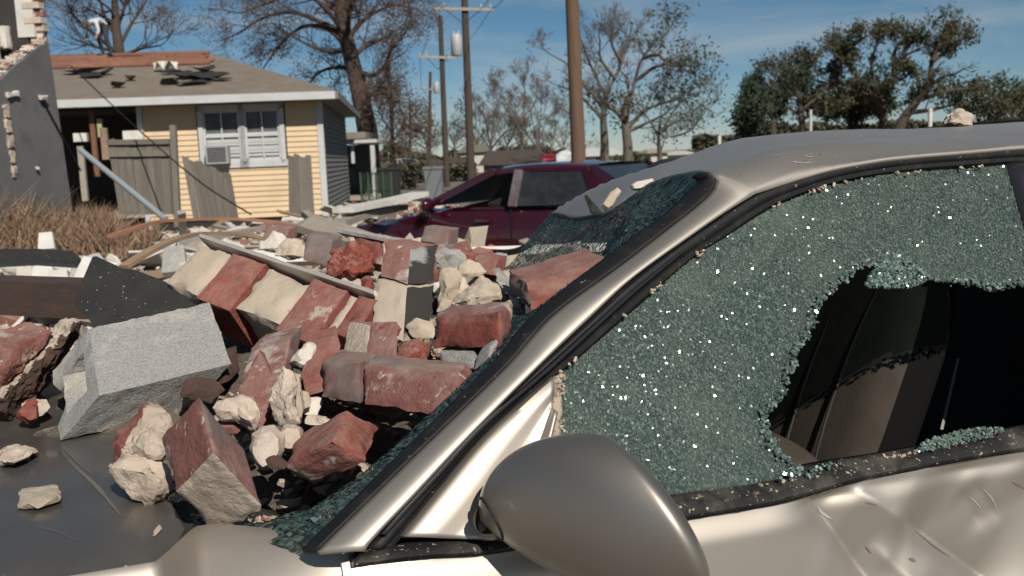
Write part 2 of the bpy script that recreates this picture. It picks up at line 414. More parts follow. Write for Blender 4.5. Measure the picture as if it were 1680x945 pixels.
# ---- crazed side glass, crumb by crumb
GLASS = [(919,614),(927,603),(1020,523),(1139,421),(1258,344),(1349,307),(1451,286),(1649,268),(1684,380),(1714,480),(1785,705),(1680,708),(1510,742),(1300,788),(1115,818),(1000,838),(919,855)]
HOLE = [(1412,433),(1445,431),(1470,440),(1500,452),(1530,458),(1581,462),(1627,470),(1648,466),(1690,462),(1850,460),(1850,760),(1312,790),(1312,771),(1290,757),(1272,740),(1258,715),(1254,693),(1251,674),(1263,670),(1278,651),(1290,622),(1302,596),(1304,570),(1316,560),(1329,540),(1333,511),(1345,495),(1357,481),(1382,458),(1398,444)]
def tri_cells(fn, nu, nv, keep, tilt, wide, inset, rng, thick=None):
    """islands of small tilted facets over a surface fn(i, j) on a jittered lattice"""
    P = {}; vs = []; fs = []
    for i in range(nu+1):
        for j in range(nv+1):
            P[i,j] = (i+rng.uniform(-.36,.36), j+rng.uniform(-.36,.36))
    for i in range(nu):
        for j in range(nv):
            c = fn(i+.5, j+.5)
            if c is None or not keep(c, i, j): continue
            q = [P[i,j], P[i+1,j], P[i+1,j+1], P[i,j+1]]
            polys = [q] if rng.random() < .7 else ([[q[0],q[1],q[2]],[q[0],q[2],q[3]]] if rng.random() < .5 else [[q[0],q[1],q[3]],[q[1],q[2],q[3]]])
            for poly in polys:
                W = [fn(*a) for a in poly]
                if any(x is None for x in W) or max((W[0]-W[1]).length, (W[0]-W[2]).length) > .07: continue
                cc = sum(W, V())/len(W); n = (W[1]-W[0]).cross(W[2]-W[0])
                if n.length < 1e-12: continue
                n.normalize(); sg = (wide if rng.random() < .28 else tilt)*min(1, .007/max((W[0]-W[1]).length, (W[1]-W[2]).length, .001))
                ax = (W[1]-W[0]).normalized(); ay = n.cross(ax); tx = rng.gauss(0, sg); ty = rng.gauss(0, sg); b = len(vs)
                dn = rng.gauss(0, .0004)
                for x in W:
                    d = (x-cc)*inset; vs.append(cc+d+n*(tx*d.dot(ax)+ty*d.dot(ay)+dn))
                fs.append(tuple(range(b, b+len(W))))
    return vs, fs
def build_side_glass():
    rng = random.Random(3); st = .0021
    def fn(i, j):
        u = .40+i*st; z = .93+j*st; v = vside(z)+.018
        v += .006*nz3((u,z,0), 6, 2)
        return car(u, v, z)
    edge = lambda x, y: 5*nz3((x,y,0), .05, 3)+4*nz3((x,y,0), .16, 4)
    def keep(c, i, j):
        x, y = px(c); e = edge(x, y); return inpoly(x, y, GLASS) and not inpoly(x+e, y+e, HOLE)
    vs, fs = tri_cells(fn, 459, 207, keep, .06, .27, .97, rng)
    o = mk('side_window', vs, fs, M_CRAZE, DOOR)
    bs = []; bf = []                      # the dusty inner face that holds the crumbs together
    for i in range(0, 459, 4):
        for j in range(0, 207, 4):
            q = [fn(i,j), fn(i+4,j), fn(i+4,j+4), fn(i,j+4)]
            if all(keep(p,0,0) for p in q): b0 = len(bs); bs += [p+CL*.004 for p in q]; bf.append((b0,b0+1,b0+2,b0+3))
    mk('inner_glass_face', bs, bf, M_FILM, o)
    # crumbled rim round the hole
    rim = MB(); H = HOLE[:9]+HOLE[11:]
    path = HOLE[11:]+HOLE[:10]
    for k in range(900):
        t = rng.random()*(len(path)-1); a = path[int(t)]; b = path[min(len(path)-1, int(t)+1)]; f = t-int(t)
        x = lerp(a[0], b[0], f)+rng.gauss(0, 3.5); y = lerp(a[1], b[1], f)+rng.gauss(0, 3.5)
        if y > 775 or x > 1690: continue
        c = onside(x, y, .018+rng.uniform(-.008,.008)); s = rng.uniform(.0011,.0028)
        ax = [V((rng.gauss(0,1),rng.gauss(0,1),rng.gauss(0,1))).normalized() for _ in range(3)]
        ax[1] = ax[0].cross(ax[1]).normalized(); ax[2] = ax[0].cross(ax[1])
        rim.box(c, (s, s*rng.uniform(.5,1), s*rng.uniform(.4,.8)), ax)
    rim.build('crumbled_glass_edge', M_RIMG, DOOR)
    # folded flap hanging into the hole, and the shard left standing in the sill
    for nm, poly, off, cnt in (('hanging_glass_flap', [(1420,462),(1432,446),(1450,427),(1475,416),(1500,434),(1530,456),(1512,464),(1496,470),(1462,472),(1440,470),(1424,476)], .0, 1500),
                          ('sill_glass_shard', [(1503,742),(1512,728),(1530,720),(1580,705),(1640,700),(1646,709),(1610,720),(1560,732),(1530,738)], .004, 900),
                          ('sill_glass_shard', [(1268,788),(1290,774),(1318,772),(1380,752),(1384,764),(1330,785)], .004, 130)):
        f = MB(); xs = [p[0] for p in poly]; ys = [p[1] for p in poly]
        for k in range(cnt):
            x = rng.uniform(min(xs), max(xs)); y = rng.uniform(min(ys), max(ys))
            if not inpoly(x, y, poly): continue
            c = onside(x, y, off+rng.uniform(-.004,.004)); s = rng.uniform(.0012,.0026)
            a0 = V((rng.gauss(0,1),rng.gauss(0,1),rng.gauss(0,1))).normalized(); a1 = a0.cross(V((rng.gauss(0,1),rng.gauss(0,1),1))).normalized()
            f.box(c, (s, s*.8, s*.6), (a0, a1, a0.cross(a1)))
        f.build(nm, M_RIMG, DOOR)
def edge_grit():
    rg = random.Random(8); b = MB()
    for path, n, sp in (([(921,613),(927,603),(1020,522),(1139,420),(1258,343),(1349,306),(1451,285),(1640,268)], 130, 2.2), ([(921,700),(921,613)], 40, 3), ([(1115,815),(1200,803),(1300,788),(1420,760),(1510,742)], 90, 2.5), ([(1140,848),(1300,819),(1400,790),(1500,768),(1680,738)], 110, 1.2)):
        Q = resample(path, 200)
        for k in range(n):
            q = Q[rg.randrange(200)]
            if nz3((q.x,q.y,0), .022, 3) > .05: continue
            dn = rg.gauss(0, sp); c = onside(q.x+rg.gauss(0,2), q.y+abs(dn)*(1 if path[0][0] < 1100 else -1), .012-rg.uniform(0,.006)); s = rg.uniform(.0006,.0019)
            a0 = V((rg.gauss(0,1),rg.gauss(0,1),rg.gauss(0,1))).normalized(); a1 = a0.cross(V((.3,rg.gauss(0,1),1))).normalized()
            b.box(c, (s*rg.uniform(1,2.2), s, s*.7), (a0, a1, a0.cross(a1)))
    b.build('grit_on_seals', mat('beige_grit', (.50,.40,.31), (.36,.28,.21), 40, .4,.6, rough=.95), DOOR, kind='stuff')
edge_grit()
M_FILM = crazed('dusty_glass_face', (.05,.075,.065), (.05,.075,.065), .55, (.6,.75,.68), .02)
M_RIMG = crazed('glass_crumbs', (.07,.11,.095), (.30,.38,.34), .10, (.6,.8,.72), .14)
build_side_glass()

# ---- windscreen: laminated sheet, caved in
def build_windshield():
    rng = random.Random(5)
    N = 60
    near = resample([tuple(onside(p.x, p.y, .054)) for p in resample(G, N)][:N-3], N)
    top = resample([tuple(p) for p in ROOF_FRONT], N)
    near[-1] = top[0].copy()
    cb = [tuple(near[0]), tuple(car(-.02,1.25,.95)), tuple(car(-.07,1.6,.955)), tuple(car(-.06,1.95,.955)), tuple(car(.05,2.3,.95)), tuple(car(.2,2.5,.94))]
    bot = resample(cb, N)
    far = resample([cb[-1], tuple(car(.62,2.42,.98)), tuple(onv(832,437,2.20)), tuple(onv(868,392,2.18)), tuple(top[-1])], N)
    def S(L, t):
        x = max(0, min(N-1.001, t*(N-1))); i = int(x); return L[i].lerp(L[i+1], x-i)
    def W(s, t):
        P = S(bot,t)*(1-s)+S(top,t)*s + S(near,s)*(1-t)+S(far,s)*t - (bot[0]*(1-s)*(1-t)+bot[-1]*(1-s)*t+top[0]*s*(1-t)+top[-1]*s*t)
        sag = .30*(sm(0,.22,t)*sm(1.0,.75,t))*(sm(0,.2,s)*sm(1.0,.55,s))
        cr = .012*fbm(P, 9, 4, 3)+.006*abs(nz3(P, 26, 8))
        e = sm(0,.06,s)*sm(1,.95,s)*sm(0,.05,t)*sm(1,.95,t)
        return P+V((0,0,-sag*e))+(V((0,-.5,.8)))*(cr*e)
    nu, nv = 200, 260
    def fn(i, j): return W(max(0,min(1,i/nu)), max(0,min(1,j/nv)))
    def keep(c, i, j):
        if .3 < j/nv < .8 and .12 < i/nu < .62 and nz3(c, 7, 6) > -.05: return False     # torn open under the bricks
        return True
    vs, fs = tri_cells(fn, nu, nv, keep, .07, .28, 1.0, rng)
    mk('windshield', vs, fs, M_WIND, SEDAN)
build_windshield()

# ---- bonnet, wing, scuttle
def build_front():
    seam = [uvz(onz(x, y, .955)) for x, y in [(322,879),(297,907),(268,941)]]
    su, sv = seam[0][0], seam[0][1]
    def seamv(u): return 1.037 + (sv-1.037)*max(0, min(1, (u+.018)/(su+.018)))
    rows = []
    for i in range(60):
        u = lerp(-1.22, -.05, i/39) if i < 40 else lerp(-.05, su, (i-39)/20); row = []
        for j in range(50):
            t = j/49; v0 = seamv(u); v = lerp(v0, 2*VC-v0, t)
            z = .955+.022*math.sin(math.pi*t)-.05*sm(-.2,-1.22,u)-.10*sm(-.85,-1.22,u)**2
            z -= .018*sm(.10,.0,t)**2
            z += .012*fbm((u,v,0), 2.6, 11, 3)*sm(.02,.2,t) - .035*math.exp(-((u+.2)**2+(v-1.7)**2)/.06)
            uu = u - .10*math.sin(math.pi*t)*sm(-.4,0,u)
            if j == 0: row.append(car(uu, v+.006, z-.035))
            row.append(car(uu, v+(.007 if j == 0 else 0), z))
        rows.append(row)
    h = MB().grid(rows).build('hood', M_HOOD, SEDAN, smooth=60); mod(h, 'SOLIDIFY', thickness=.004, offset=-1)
    rows = []
    for i in range(70):
        u = lerp(-1.22, -.05, i/39) if i < 40 else lerp(-.05, .178, (i-39)/30); row = []; v0 = seamv(min(u, su))-.005
        if u > su: v0 = lerp(seamv(su)-.005, 1.025, sm(su, .178, u))
        for j in range(24):
            t = j/23
            if j == 0: row.append(car(u, v0-.003, .92))
            pf = [(0,(v0,.966)),(.05,(lerp(v0,.985,.12),.961)),(.20,(lerp(v0,.985,.75),.908)),(.28,(.985,.884)),(.31,(.975,.872)),(.36,(.962,.85)),(.6,(.938,.80)),(1,(.955,.40))]
            for (a,A_),(b,B_) in zip(pf,pf[1:]):
                if a <= t <= b:
                    k = (t-a)/(b-a); v = lerp(A_[0],B_[0],k); z = lerp(A_[1],B_[1],k); break
            z -= .05*sm(-.2,-1.22,u)+.10*sm(-.85,-1.22,u)**2*(z/.95)
            # wheel arch
            du = (u+.42)/.36
            if abs(du) < 1: z = max(z, .33+.36*math.sqrt(1-du*du)*.95)
            row.append(car(u, v+.035*sm(-.7,-1.22,u), z))
        rows.append(row)
    f = MB().grid(rows, flip=True).build('fender', M_PAINT, SEDAN, smooth=50); mod(f, 'SOLIDIFY', thickness=.004, offset=0)
    # far wing, nose
    rows = []
    for i in range(20):
        u = lerp(-1.22, .3, i/19); row = []
        for j, (v, z) in enumerate([(1.045,.95),(.96,.93),(.94,.8),(.955,.42)]):
            row.append(car(u, 2*VC-v+.01, z-.05*sm(-.2,-1.22,u)))
        rows.append(row)
    MB().grid(rows).build('fender', M_PAINT, SEDAN, smooth=50)
    rows = []
    for j in range(16):
        t = j/15; row = []
        for z, du in ((.80,0),(.74,-.07),(.60,-.10),(.45,-.13),(.30,-.09),(.24,0)):
            row.append(car(-1.22+du+.25*(2*t-1)**4, lerp(.98, 2*VC-.98, t), z))
        rows.append(row)
    MB().grid(rows).build('front_bumper', M_PAINT, SEDAN, smooth=50)
    # scuttle panel between bonnet and screen
    rows = []
    for i in range(6):
        row = []
        for j in range(40):
            t = j/39; v = lerp(1.02, 2*VC-1.02, t); u = lerp(-.02, .16, i/5)-.12*math.sin(math.pi*t)
            row.append(car(u+.02, v, .918+.006*math.sin(i*2.2)+.004*nz3((u,v,0),30)))
        rows.append(row)
    c = MB().grid(rows).build('cowl_panel', M_BLACKD, SEDAN, smooth=50); mod(c, 'SOLIDIFY', thickness=.01)
build_front()

# ---- door mirror
def build_mirror():
    # shell: half egg, open side facing the rear of the car
    C0 = onv(1040, 862, .845); AP = onv(788, 852, .935); rows = []; NA = 72; NB = 44
    for i in range(NB+1):
        f = i/NB; row = []
        tau = -.60+1.60*f
        if tau <= 0: cen = C0+(C0-AP)*(-tau*.40); s = math.sqrt(max(.02, 1-(tau/.66)**2))
        else: cen = C0.lerp(AP, tau); s = max(.0, 1-tau**2.0)**.72
        for k in range(NA):
            a = 2*math.pi*k/NA; ca, sa = math.cos(a), math.sin(a); e = 1.0
            rv = (abs(ca)**e)*(1 if ca > 0 else -1); rz = (abs(sa)**e)*(1 if sa > 0 else -1)
            hv = .106; hz = .096 if sa > 0 else .086
            taper = 1-.12*max(0, rv)**1.5-.10*max(0, -rv)**1.5
            zz = hz*rz*taper*s
            row.append(cen+CL*(hv*rv*s)+V((0,0,zz))-CR*(.38*zz))
        row.append(row[0]); rows.append(row)
    MB().grid(rows).build('mirror_housing', M_MIR, DOOR, smooth=70)
    lip = rows[0]; back = sum(lip[:-1], V())/NA
    mk('mirror_glass', [back]+[p.lerp(back, .03) for p in lip[:-1]], [(0, i+1, (i+1) % NA+1) for i in range(NA)], M_CHROME, DOOR)
    # arm to the sail panel
    # seam ring where the housing meets the sail panel, and a short foot behind it
    r0 = rows[int(NB*.955)]; MB().tube([p+(p-sum(r0[:-1], V())/NA)*.01 for p in r0], .0016, 5, cap=False).build('housing_seam', M_BLACK, DOOR, smooth=60)
    cen = AP; tgt = onside(815, 858, .012); rr = []
    for i in range(8):
        t = i/7; q = cen.lerp(tgt, t)+CR*.01; rr.append([q+CR*(math.cos(a)*lerp(.018,.030,t))+V((0,0,math.sin(a)*lerp(.018,.026,t))) for a in [k*math.pi/10 for k in range(21)]])
    MB().grid(rr).build('mirror_foot', M_PAINT, DOOR, smooth=70)
M_MIR = mat('mirror_paint_darkened', (.31,.28,.245), (.29,.26,.23), 3, .3, .7, rough=.46, metal=.84, coat=.28, coatr=.06, speck=(.36,.31,.26), sscale=120, slo=.72, shi=.78)  # darker copy of the body paint, dark reflections put into the base colour
build_mirror()

# ---- cabin
M_SEATSHADE = mat('seat_shade_black', (.008,.008,.008), rough=.95, spec=.08)
def soft_box(P0, a, b, c, n=10, r=.25, seams=None):
    """rounded cushion: P0 corner and three edges"""
    bm = bmesh.new(); bmesh.ops.create_cube(bm, size=2); bmesh.ops.subdivide_edges(bm, edges=bm.edges[:], cuts=n, use_grid_fill=True)
    vs = []
    for v in bm.verts:
        q = v.co.copy(); k = 3.6; L = (abs(q.x)**k+abs(q.y)**k+abs(q.z)**k)**(1/k); q = q.lerp(q/L*1.0, .9)
        vs.append(P0+a*((q.x+1)/2)+b*((q.y+1)/2)+c*((q.z+1)/2))
    bm.verts.index_update(); fs = [tuple(v.index for v in f.verts) for f in bm.faces]; bm.free(); return vs, fs
for vc in (1.46, 2.16):
    ub = .95
    vs, fs = soft_box(car(ub, vc-.235, .74), CL*.47, CR*.20+V((0,0,.48)), CR*.13-V((0,0,.05)), 14)
    bk = mk('seat_backrest', vs, fs, [M_SEAT, M_SEATSHADE], SEDAN, smooth=60)
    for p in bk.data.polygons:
        if p.normal.dot(CR) > -.30: p.material_index = 1      # side and back faces near black: cabin shade put into the colour
    for k in (-.16, -.08, .0, .09):
        MB().tube([car(ub+.002+.20*t+.014*abs(2*t-1)**3-.004, vc+k+.02*math.sin(3*t),   .76+.44*t) for t in [i/12 for i in range(13)]], .0022, 5).build('stitched_seam', M_CABIN, bk, smooth=60)
    vs, fs = soft_box(car(ub-.52, vc-.245, .64), CR*.60, CL*.49, V((0,0,.25)), 14)
    cu_ = mk('seat_cushion', vs, fs, M_SEAT, SEDAN, smooth=60)
    MB().tube([car(ub-.12, vc+k, .890-.03*abs(k/.26)**6) for k in [(-.27+i*.045) for i in range(13)]], .0022, 5).build('stitched_seam', M_CABIN, cu_, smooth=60)
    vs, fs = soft_box(car(ub+.20, vc-.14, 1.17), CL*.28, V((0,0,.17))+CR*.05, CR*.10)
    mk('headrest', vs, fs, M_CABIN, bk, smooth=60)
def shell():
    # dark floor, far side, bulkheads and liner so the cabin is closed
    def quad(nm, P, m): mk(nm, P, [(0,1,2,3)], m, SEDAN)
    quad('cabin_floor', [car(-.1,.98,.30), car(2.6,.98,.30), car(2.6,2.5,.30), car(-.1,2.5,.30)], M_CABIN)
    rows = [[car(u, 2*VC-vside(z)-(.0 if z < .95 else .0), z) for z in (.28,.5,.7,.85,.95)] for u in [x*.2+.2 for x in range(12)]]
    MB().grid(rows).build('far_doors', M_PAINT, SEDAN, smooth=50)
    rows = [[car(u, 2*VC-vside(z)-.02, z-.12*sm(2.4,1.6,u)*(z-.95)/.4) for z in (.95,1.05,1.15,1.25,1.35)] for u in [x*.2+1.75 for x in range(4)]]
    MB().grid(rows).build('far_windows', M_GLASSDARK, SEDAN, smooth=50)
    quad('firewall', [car(-.05,.98,.3), car(-.05,2.5,.3), car(.0,2.5,.9), car(.0,.98,.9)], M_CABIN)
    rows = [[car(u, v, z) for v in (1.0,1.4,1.8,2.2,2.5)] for u, z in ((.10,.90),(.25,.90),(.42,.88),(.50,.80),(.52,.6))]
    o = MB().grid(rows).build('dashboard', M_CABIN, SEDAN, smooth=50)
    rows = [[car(u, v, z) for v in (1.2,1.5,1.8,2.1,2.35)] for u, z in ((2.05,1.2),(1.95,.9),(1.75,.6),(1.4,.5))]
    MB().grid(rows).build('rear_seat', M_CABIN, SEDAN, smooth=50)
    # steering wheel
    cc = car(.62, 1.36, .86); ax = (CR*.9+V((0,0,.45))).normalized(); x = CL; y = ax.cross(x)
    MB().tube([cc+x*(.185*math.cos(a))+y*(.185*math.sin(a)) for a in [i*math.pi/16 for i in range(33)]], .014, 8, cap=False).bar(cc-x*.18, cc+x*.18, .04, .03).build('steering_wheel', M_CABIN, SEDAN, smooth=60)
    # belt strap seen as a thin pale line
    MB().bar(onv(1572,588,1.28), onv(1545,705,1.22), .004, .0015).build('seat_belt', mat('belt_webbing', (.35,.32,.27), rough=.8), SEDAN)
    # rear of the body
    rows = []
    for i in range(16):
        t = i/15; row = []; v = lerp(.96, 2*VC-.96, t)
        for u, z in ((2.05,1.40),(2.35,1.30),(2.75,1.02),(2.85,.98),(3.35,.95),(3.45,.85),(3.5,.6),(3.42,.3)):
            k = (2*t-1)**4; inn = .2*k*max(0,(z-.95)/.4)
            row.append(car(u, v+(inn*.9 if t < .5 else -inn*.9), z-.05*k*(z > .9)))
        rows.append(row)
    MB().grid(rows).build('rear_body', M_PAINT, SEDAN, smooth=40)
    rows = [[car(u, vside(z)-.004, z) for z in (.95,.8,.6,.3)] for u in [2.0+i*.14 for i in range(11)]]
    MB().grid(rows).build('rear_quarter', M_PAINT, SEDAN, smooth=40)
    for u in (-.42, 2.65):
        for s in (0, 1):
            v = 1.06 if s == 0 else 2*VC-1.06; c = car(u, v, .32)
            pr = [(.19,-.10),(.29,-.11),(.32,-.08),(.325,0),(.32,.08),(.29,.11),(.19,.10)]
            rows = [[c+CR*(r_*math.cos(a))+V((0,0,r_*math.sin(a)))+CL*w2 for r_, w2 in pr] for a in [k*math.pi/16 for k in range(33)]]
            ty = MB().grid(rows).build('wheel', M_TYRE, SEDAN, smooth=40)
            mb = MB(); sgn = -1 if s == 0 else 1
            rows = [[c+CR*(r_*math.cos(a))+V((0,0,r_*math.sin(a)))+CL*w2*sgn for r_, w2 in ((.2,.09),(.18,.07),(.06,.06),(.0,.075))] for a in [k*math.pi/12 for k in range(25)]]
            mb.grid(rows).build('rim', M_RIM, ty, smooth=40)
shell()
# ================================================================== rubble: materials
M_BRICK = mat('red_brick', (.225,.066,.050), (.165,.050,.040), 14, .35, .7, rough=.92, bump=.9, bscale=80, bdist=.006, c3=(.40,.33,.27), s3=11, lo3=.62, hi3=.67, speck=(.10,.05,.04), sscale=60, slo=.64, shi=.72, rnd=.12, dust=(.42,.34,.28))
M_BRICKB = mat('bright_broken_brick', (.26,.066,.045), (.18,.047,.036), 16, .35, .7, rough=.95, bump=.9, bscale=55, bdist=.008, speck=(.11,.04,.03), sscale=40, slo=.6, shi=.7, rnd=.1, dust=(.42,.34,.28))
M_BRICKP = mat('dusty_pink_brick', (.245,.105,.088), (.19,.070,.057), 9, .35, .65, rough=.92, bump=.85, bscale=85, bdist=.006, c3=(.46,.41,.37), s3=9, lo3=.57, hi3=.64, speck=(.52,.46,.40), sscale=50, slo=.63, shi=.72, rnd=.1, dust=(.42,.34,.28))
M_BRICKG = mat('dark_grey_brick', (.15,.115,.105), (.21,.075,.058), 7, .45, .6, rough=.9, bump=.6, bscale=60, bdist=.006, c3=(.30,.28,.26), s3=7, lo3=.55, hi3=.7, rnd=.1, dust=(.42,.34,.28))
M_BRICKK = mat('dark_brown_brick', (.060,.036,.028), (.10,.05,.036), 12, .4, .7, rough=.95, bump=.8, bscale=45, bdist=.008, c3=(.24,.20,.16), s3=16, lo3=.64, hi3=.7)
M_MORT = mat('pale_mortar', (.53,.44,.355), (.43,.345,.27), 9, .35, .7, rough=.97, bump=.8, bscale=60, bdist=.008, c3=(.60,.51,.43), s3=6, lo3=.52, hi3=.7, speck=(.22,.17,.13), sscale=70, slo=.66, shi=.74, rnd=.10)
M_MORTR = mat('mortar_with_brick_dust', (.54,.45,.365), (.44,.345,.27), 8, .35, .7, rough=.97, bump=.8, bscale=55, bdist=.008, c3=(.30,.13,.09), s3=9, lo3=.60, hi3=.70, rnd=.08)
M_SAND = mat('tan_mortar', (.47,.395,.31), (.38,.31,.235), 10, .35, .7, rough=.97, bump=.6, bscale=60, bdist=.006, c3=(.42,.36,.28), s3=5, lo3=.5, hi3=.7, rnd=.1)
M_PLAST = mat('white_plaster', (.63,.585,.525), (.54,.49,.43), 6, .35, .7, rough=.9, bump=.3, bscale=60, bdist=.004, rnd=.1, speck=(.35,.30,.25), sscale=40, slo=.66, shi=.73)
M_CONC = mat('grey_concrete', (.39,.382,.365), (.27,.265,.25), 260, .40, .62, rough=.96, bump=.9, bscale=220, bdist=.004, c3=(.52,.47,.40), s3=8, lo3=.52, hi3=.64, speck=(.17,.165,.16), sscale=330, slo=.60, shi=.68)
M_TAR = mat('black_shingle', (.016,.016,.016), (.028,.027,.025), 20, .35, .7, rough=.85, bump=.5, bscale=120, bdist=.004, speck=(.30,.27,.22), sscale=120, slo=.68, shi=.73)
M_WOODB = mat('dark_brown_timber', (.075,.045,.034), (.05,.032,.026), 6, .3, .7, rough=.8, stretch=(1,8,8), bump=.4, bscale=20, bdist=.004)
M_WOODT = mat('tan_lath', (.38,.26,.16), (.30,.20,.12), 8, .3, .7, rough=.85, rnd=.2)
M_WOODW = mat('weathered_wood', (.34,.30,.25), (.25,.22,.18), 10, .3, .7, rough=.9, rnd=.2, bump=.3, bscale=30)
M_DIRT = mat('rubble_dirt', (.13,.105,.08), (.20,.165,.125), 14, .35, .7, rough=1, bump=1, bscale=30, bdist=.03, speck=(.33,.27,.20), sscale=40, slo=.6, shi=.68)

def rough_mesh(bm, amp, freq, seed, fine=.3):
    bm.normal_update()
    nn = [(v, v.normal.copy()) for v in bm.verts]
    for v, n in nn:
        p = v.co; d = amp*fbm(p, freq, seed, 3) + amp*fine*nz3(p, freq*6, seed+2)
        v.co = p+n*d
def out(bm, name, mats, smooth=38, **kw):
    bm.verts.ensure_lookup_table(); bm.verts.index_update()
    vs = [v.co.copy() for v in bm.verts]; fs = [tuple(v.index for v in f.verts) for f in bm.faces]; mi = [f.material_index for f in bm.faces]
    bm.free()
    return mk(name, vs, fs, mats, smooth=smooth, mi=mi, **kw)
def chunk(name, Fp, Ap, Cp, Ep, mats, label=None, cat=None, seed=1, n=14, amp=.0010, chip=.0035, parent=None, fm=None, group=None, freq=28):
    """brick-like block from its nearest corner F and the three corners joined to it.
       fm: material slot of (face F-A-C, F-A-E, F-C-E, others)"""
    g = lambda q: q if isinstance(q, Vector) else pt(*q)
    F0 = g(Fp); a = g(Ap)-F0; c = g(Cp)-F0; e = g(Ep)-F0
    if a.cross(c).dot(e) < 0: c, e = e, c; flip = True
    else: flip = False
    fm = fm or (0,0,0,0)
    bm = bmesh.new(); bmesh.ops.create_cube(bm, size=1); bmesh.ops.translate(bm, verts=bm.verts, vec=(.5,.5,.5))
    for f in bm.faces:
        nr = f.normal
        if nr.z < -.5: k = fm[0] if not flip else fm[1]
        elif nr.y < -.5: k = fm[1] if not flip else fm[0]
        elif nr.x < -.5: k = fm[2]
        else: k = fm[3]
        f.material_index = k
    bmesh.ops.subdivide_edges(bm, edges=bm.edges[:], cuts=n, use_grid_fill=True)
    L = (a.length, c.length, e.length); rng = random.Random(seed)
    for v in bm.verts:
        q = v.co; d = sorted((min(q[k], 1-q[k])*L[k]) for k in range(3)); ed = d[1]
        W = F0+a*q.x+c*q.y+e*q.z; ctr = F0+(a+c+e)*.5
        nn = .5+.7*fbm(W, 32, seed, 3)
        er = chip*max(0, 1-ed/(chip*2.2))*(.25+1.1*max(0, nn))
        er += chip*1.3*max(0, 1-ed/(chip*5))*max(0, fbm(W, 12, seed+5, 2)-.12)
        if d[0] > 1e-6: er = 0
        dirc = (ctr-W)
        v.co = W+dirc.normalized()*er
    rough_mesh(bm, amp, freq, seed)
    bmesh.ops.recalc_face_normals(bm, faces=bm.faces[:])
    return out(bm, name, mats, label=label, cat=cat, parent=parent, group=group)
def rock(name, pts, m, label=None, cat=None, seed=1, cuts=6, amp=.004, parent=None, group=None, m2=None, split=None, freq=24):
    bm = bmesh.new()
    for p in pts: bm.verts.new(p if isinstance(p, Vector) else pt(*p))
    r = bmesh.ops.convex_hull(bm, input=bm.verts[:])
    bmesh.ops.delete(bm, geom=[v for v in bm.verts if not v.link_faces], context='VERTS')
    bmesh.ops.dissolve_limit(bm, angle_limit=R(6), verts=bm.verts[:], edges=bm.edges[:])
    bmesh.ops.triangulate(bm, faces=bm.faces[:])
    for k in range(cuts):
        L = [e for e in bm.edges if e.calc_length() > .008]
        if not L: break
        bmesh.ops.subdivide_edges(bm, edges=L, cuts=1); bmesh.ops.triangulate(bm, faces=bm.faces[:])
        if len(bm.faces) > 9000: break
    bmesh.ops.smooth_vert(bm, verts=bm.verts[:], factor=.2, use_axis_x=True, use_axis_y=True, use_axis_z=True)
    rough_mesh(bm, amp*1.7, freq*1.3, seed, .35)
    bmesh.ops.recalc_face_normals(bm, faces=bm.faces[:])
    mats = [m]
    if m2:
        mats = [m, m2]
        for f in bm.faces:
            x, y = px(f.calc_center_median())
            f.material_index = 1 if split(x, y) else 0
    return out(bm, name, mats, label=label, cat=cat, parent=parent, group=group, smooth=34)
def rp(poly, Y, depth=.05, gy=-.0006, gx=0, shrink=.7, ridge=()):
    """points of a rock whose outline is seen as poly: front outline tilted back towards the top, a smaller back and ridge points"""
    cx = sum(p[0] for p in poly)/len(poly); cy = sum(p[1] for p in poly)/len(poly); o = []
    for p in poly:
        y_ = Y+gy*(p[1]-cy)+gx*(p[0]-cx)+(p[2] if len(p) > 2 else 0)
        o.append(pt(p[0], p[1], y_+depth*.35))
        o.append(pt(cx+(p[0]-cx)*shrink, cy+(p[1]-cy)*shrink, y_+depth))
    for r_ in ridge: o.append(pt(r_[0], r_[1], Y+gy*(r_[1]-cy)+gx*(r_[0]-cx)+(r_[2] if len(r_) > 2 else 0)))
    if not ridge:
        for p in poly: o.append(pt(cx+(p[0]-cx)*.72, cy+(p[1]-cy)*.72, Y+gy*(p[1]-cy)*.9+gx*(p[0]-cx)))
    return o

def hood_Y(x, y, z=.948): return onz(x, y, z).y
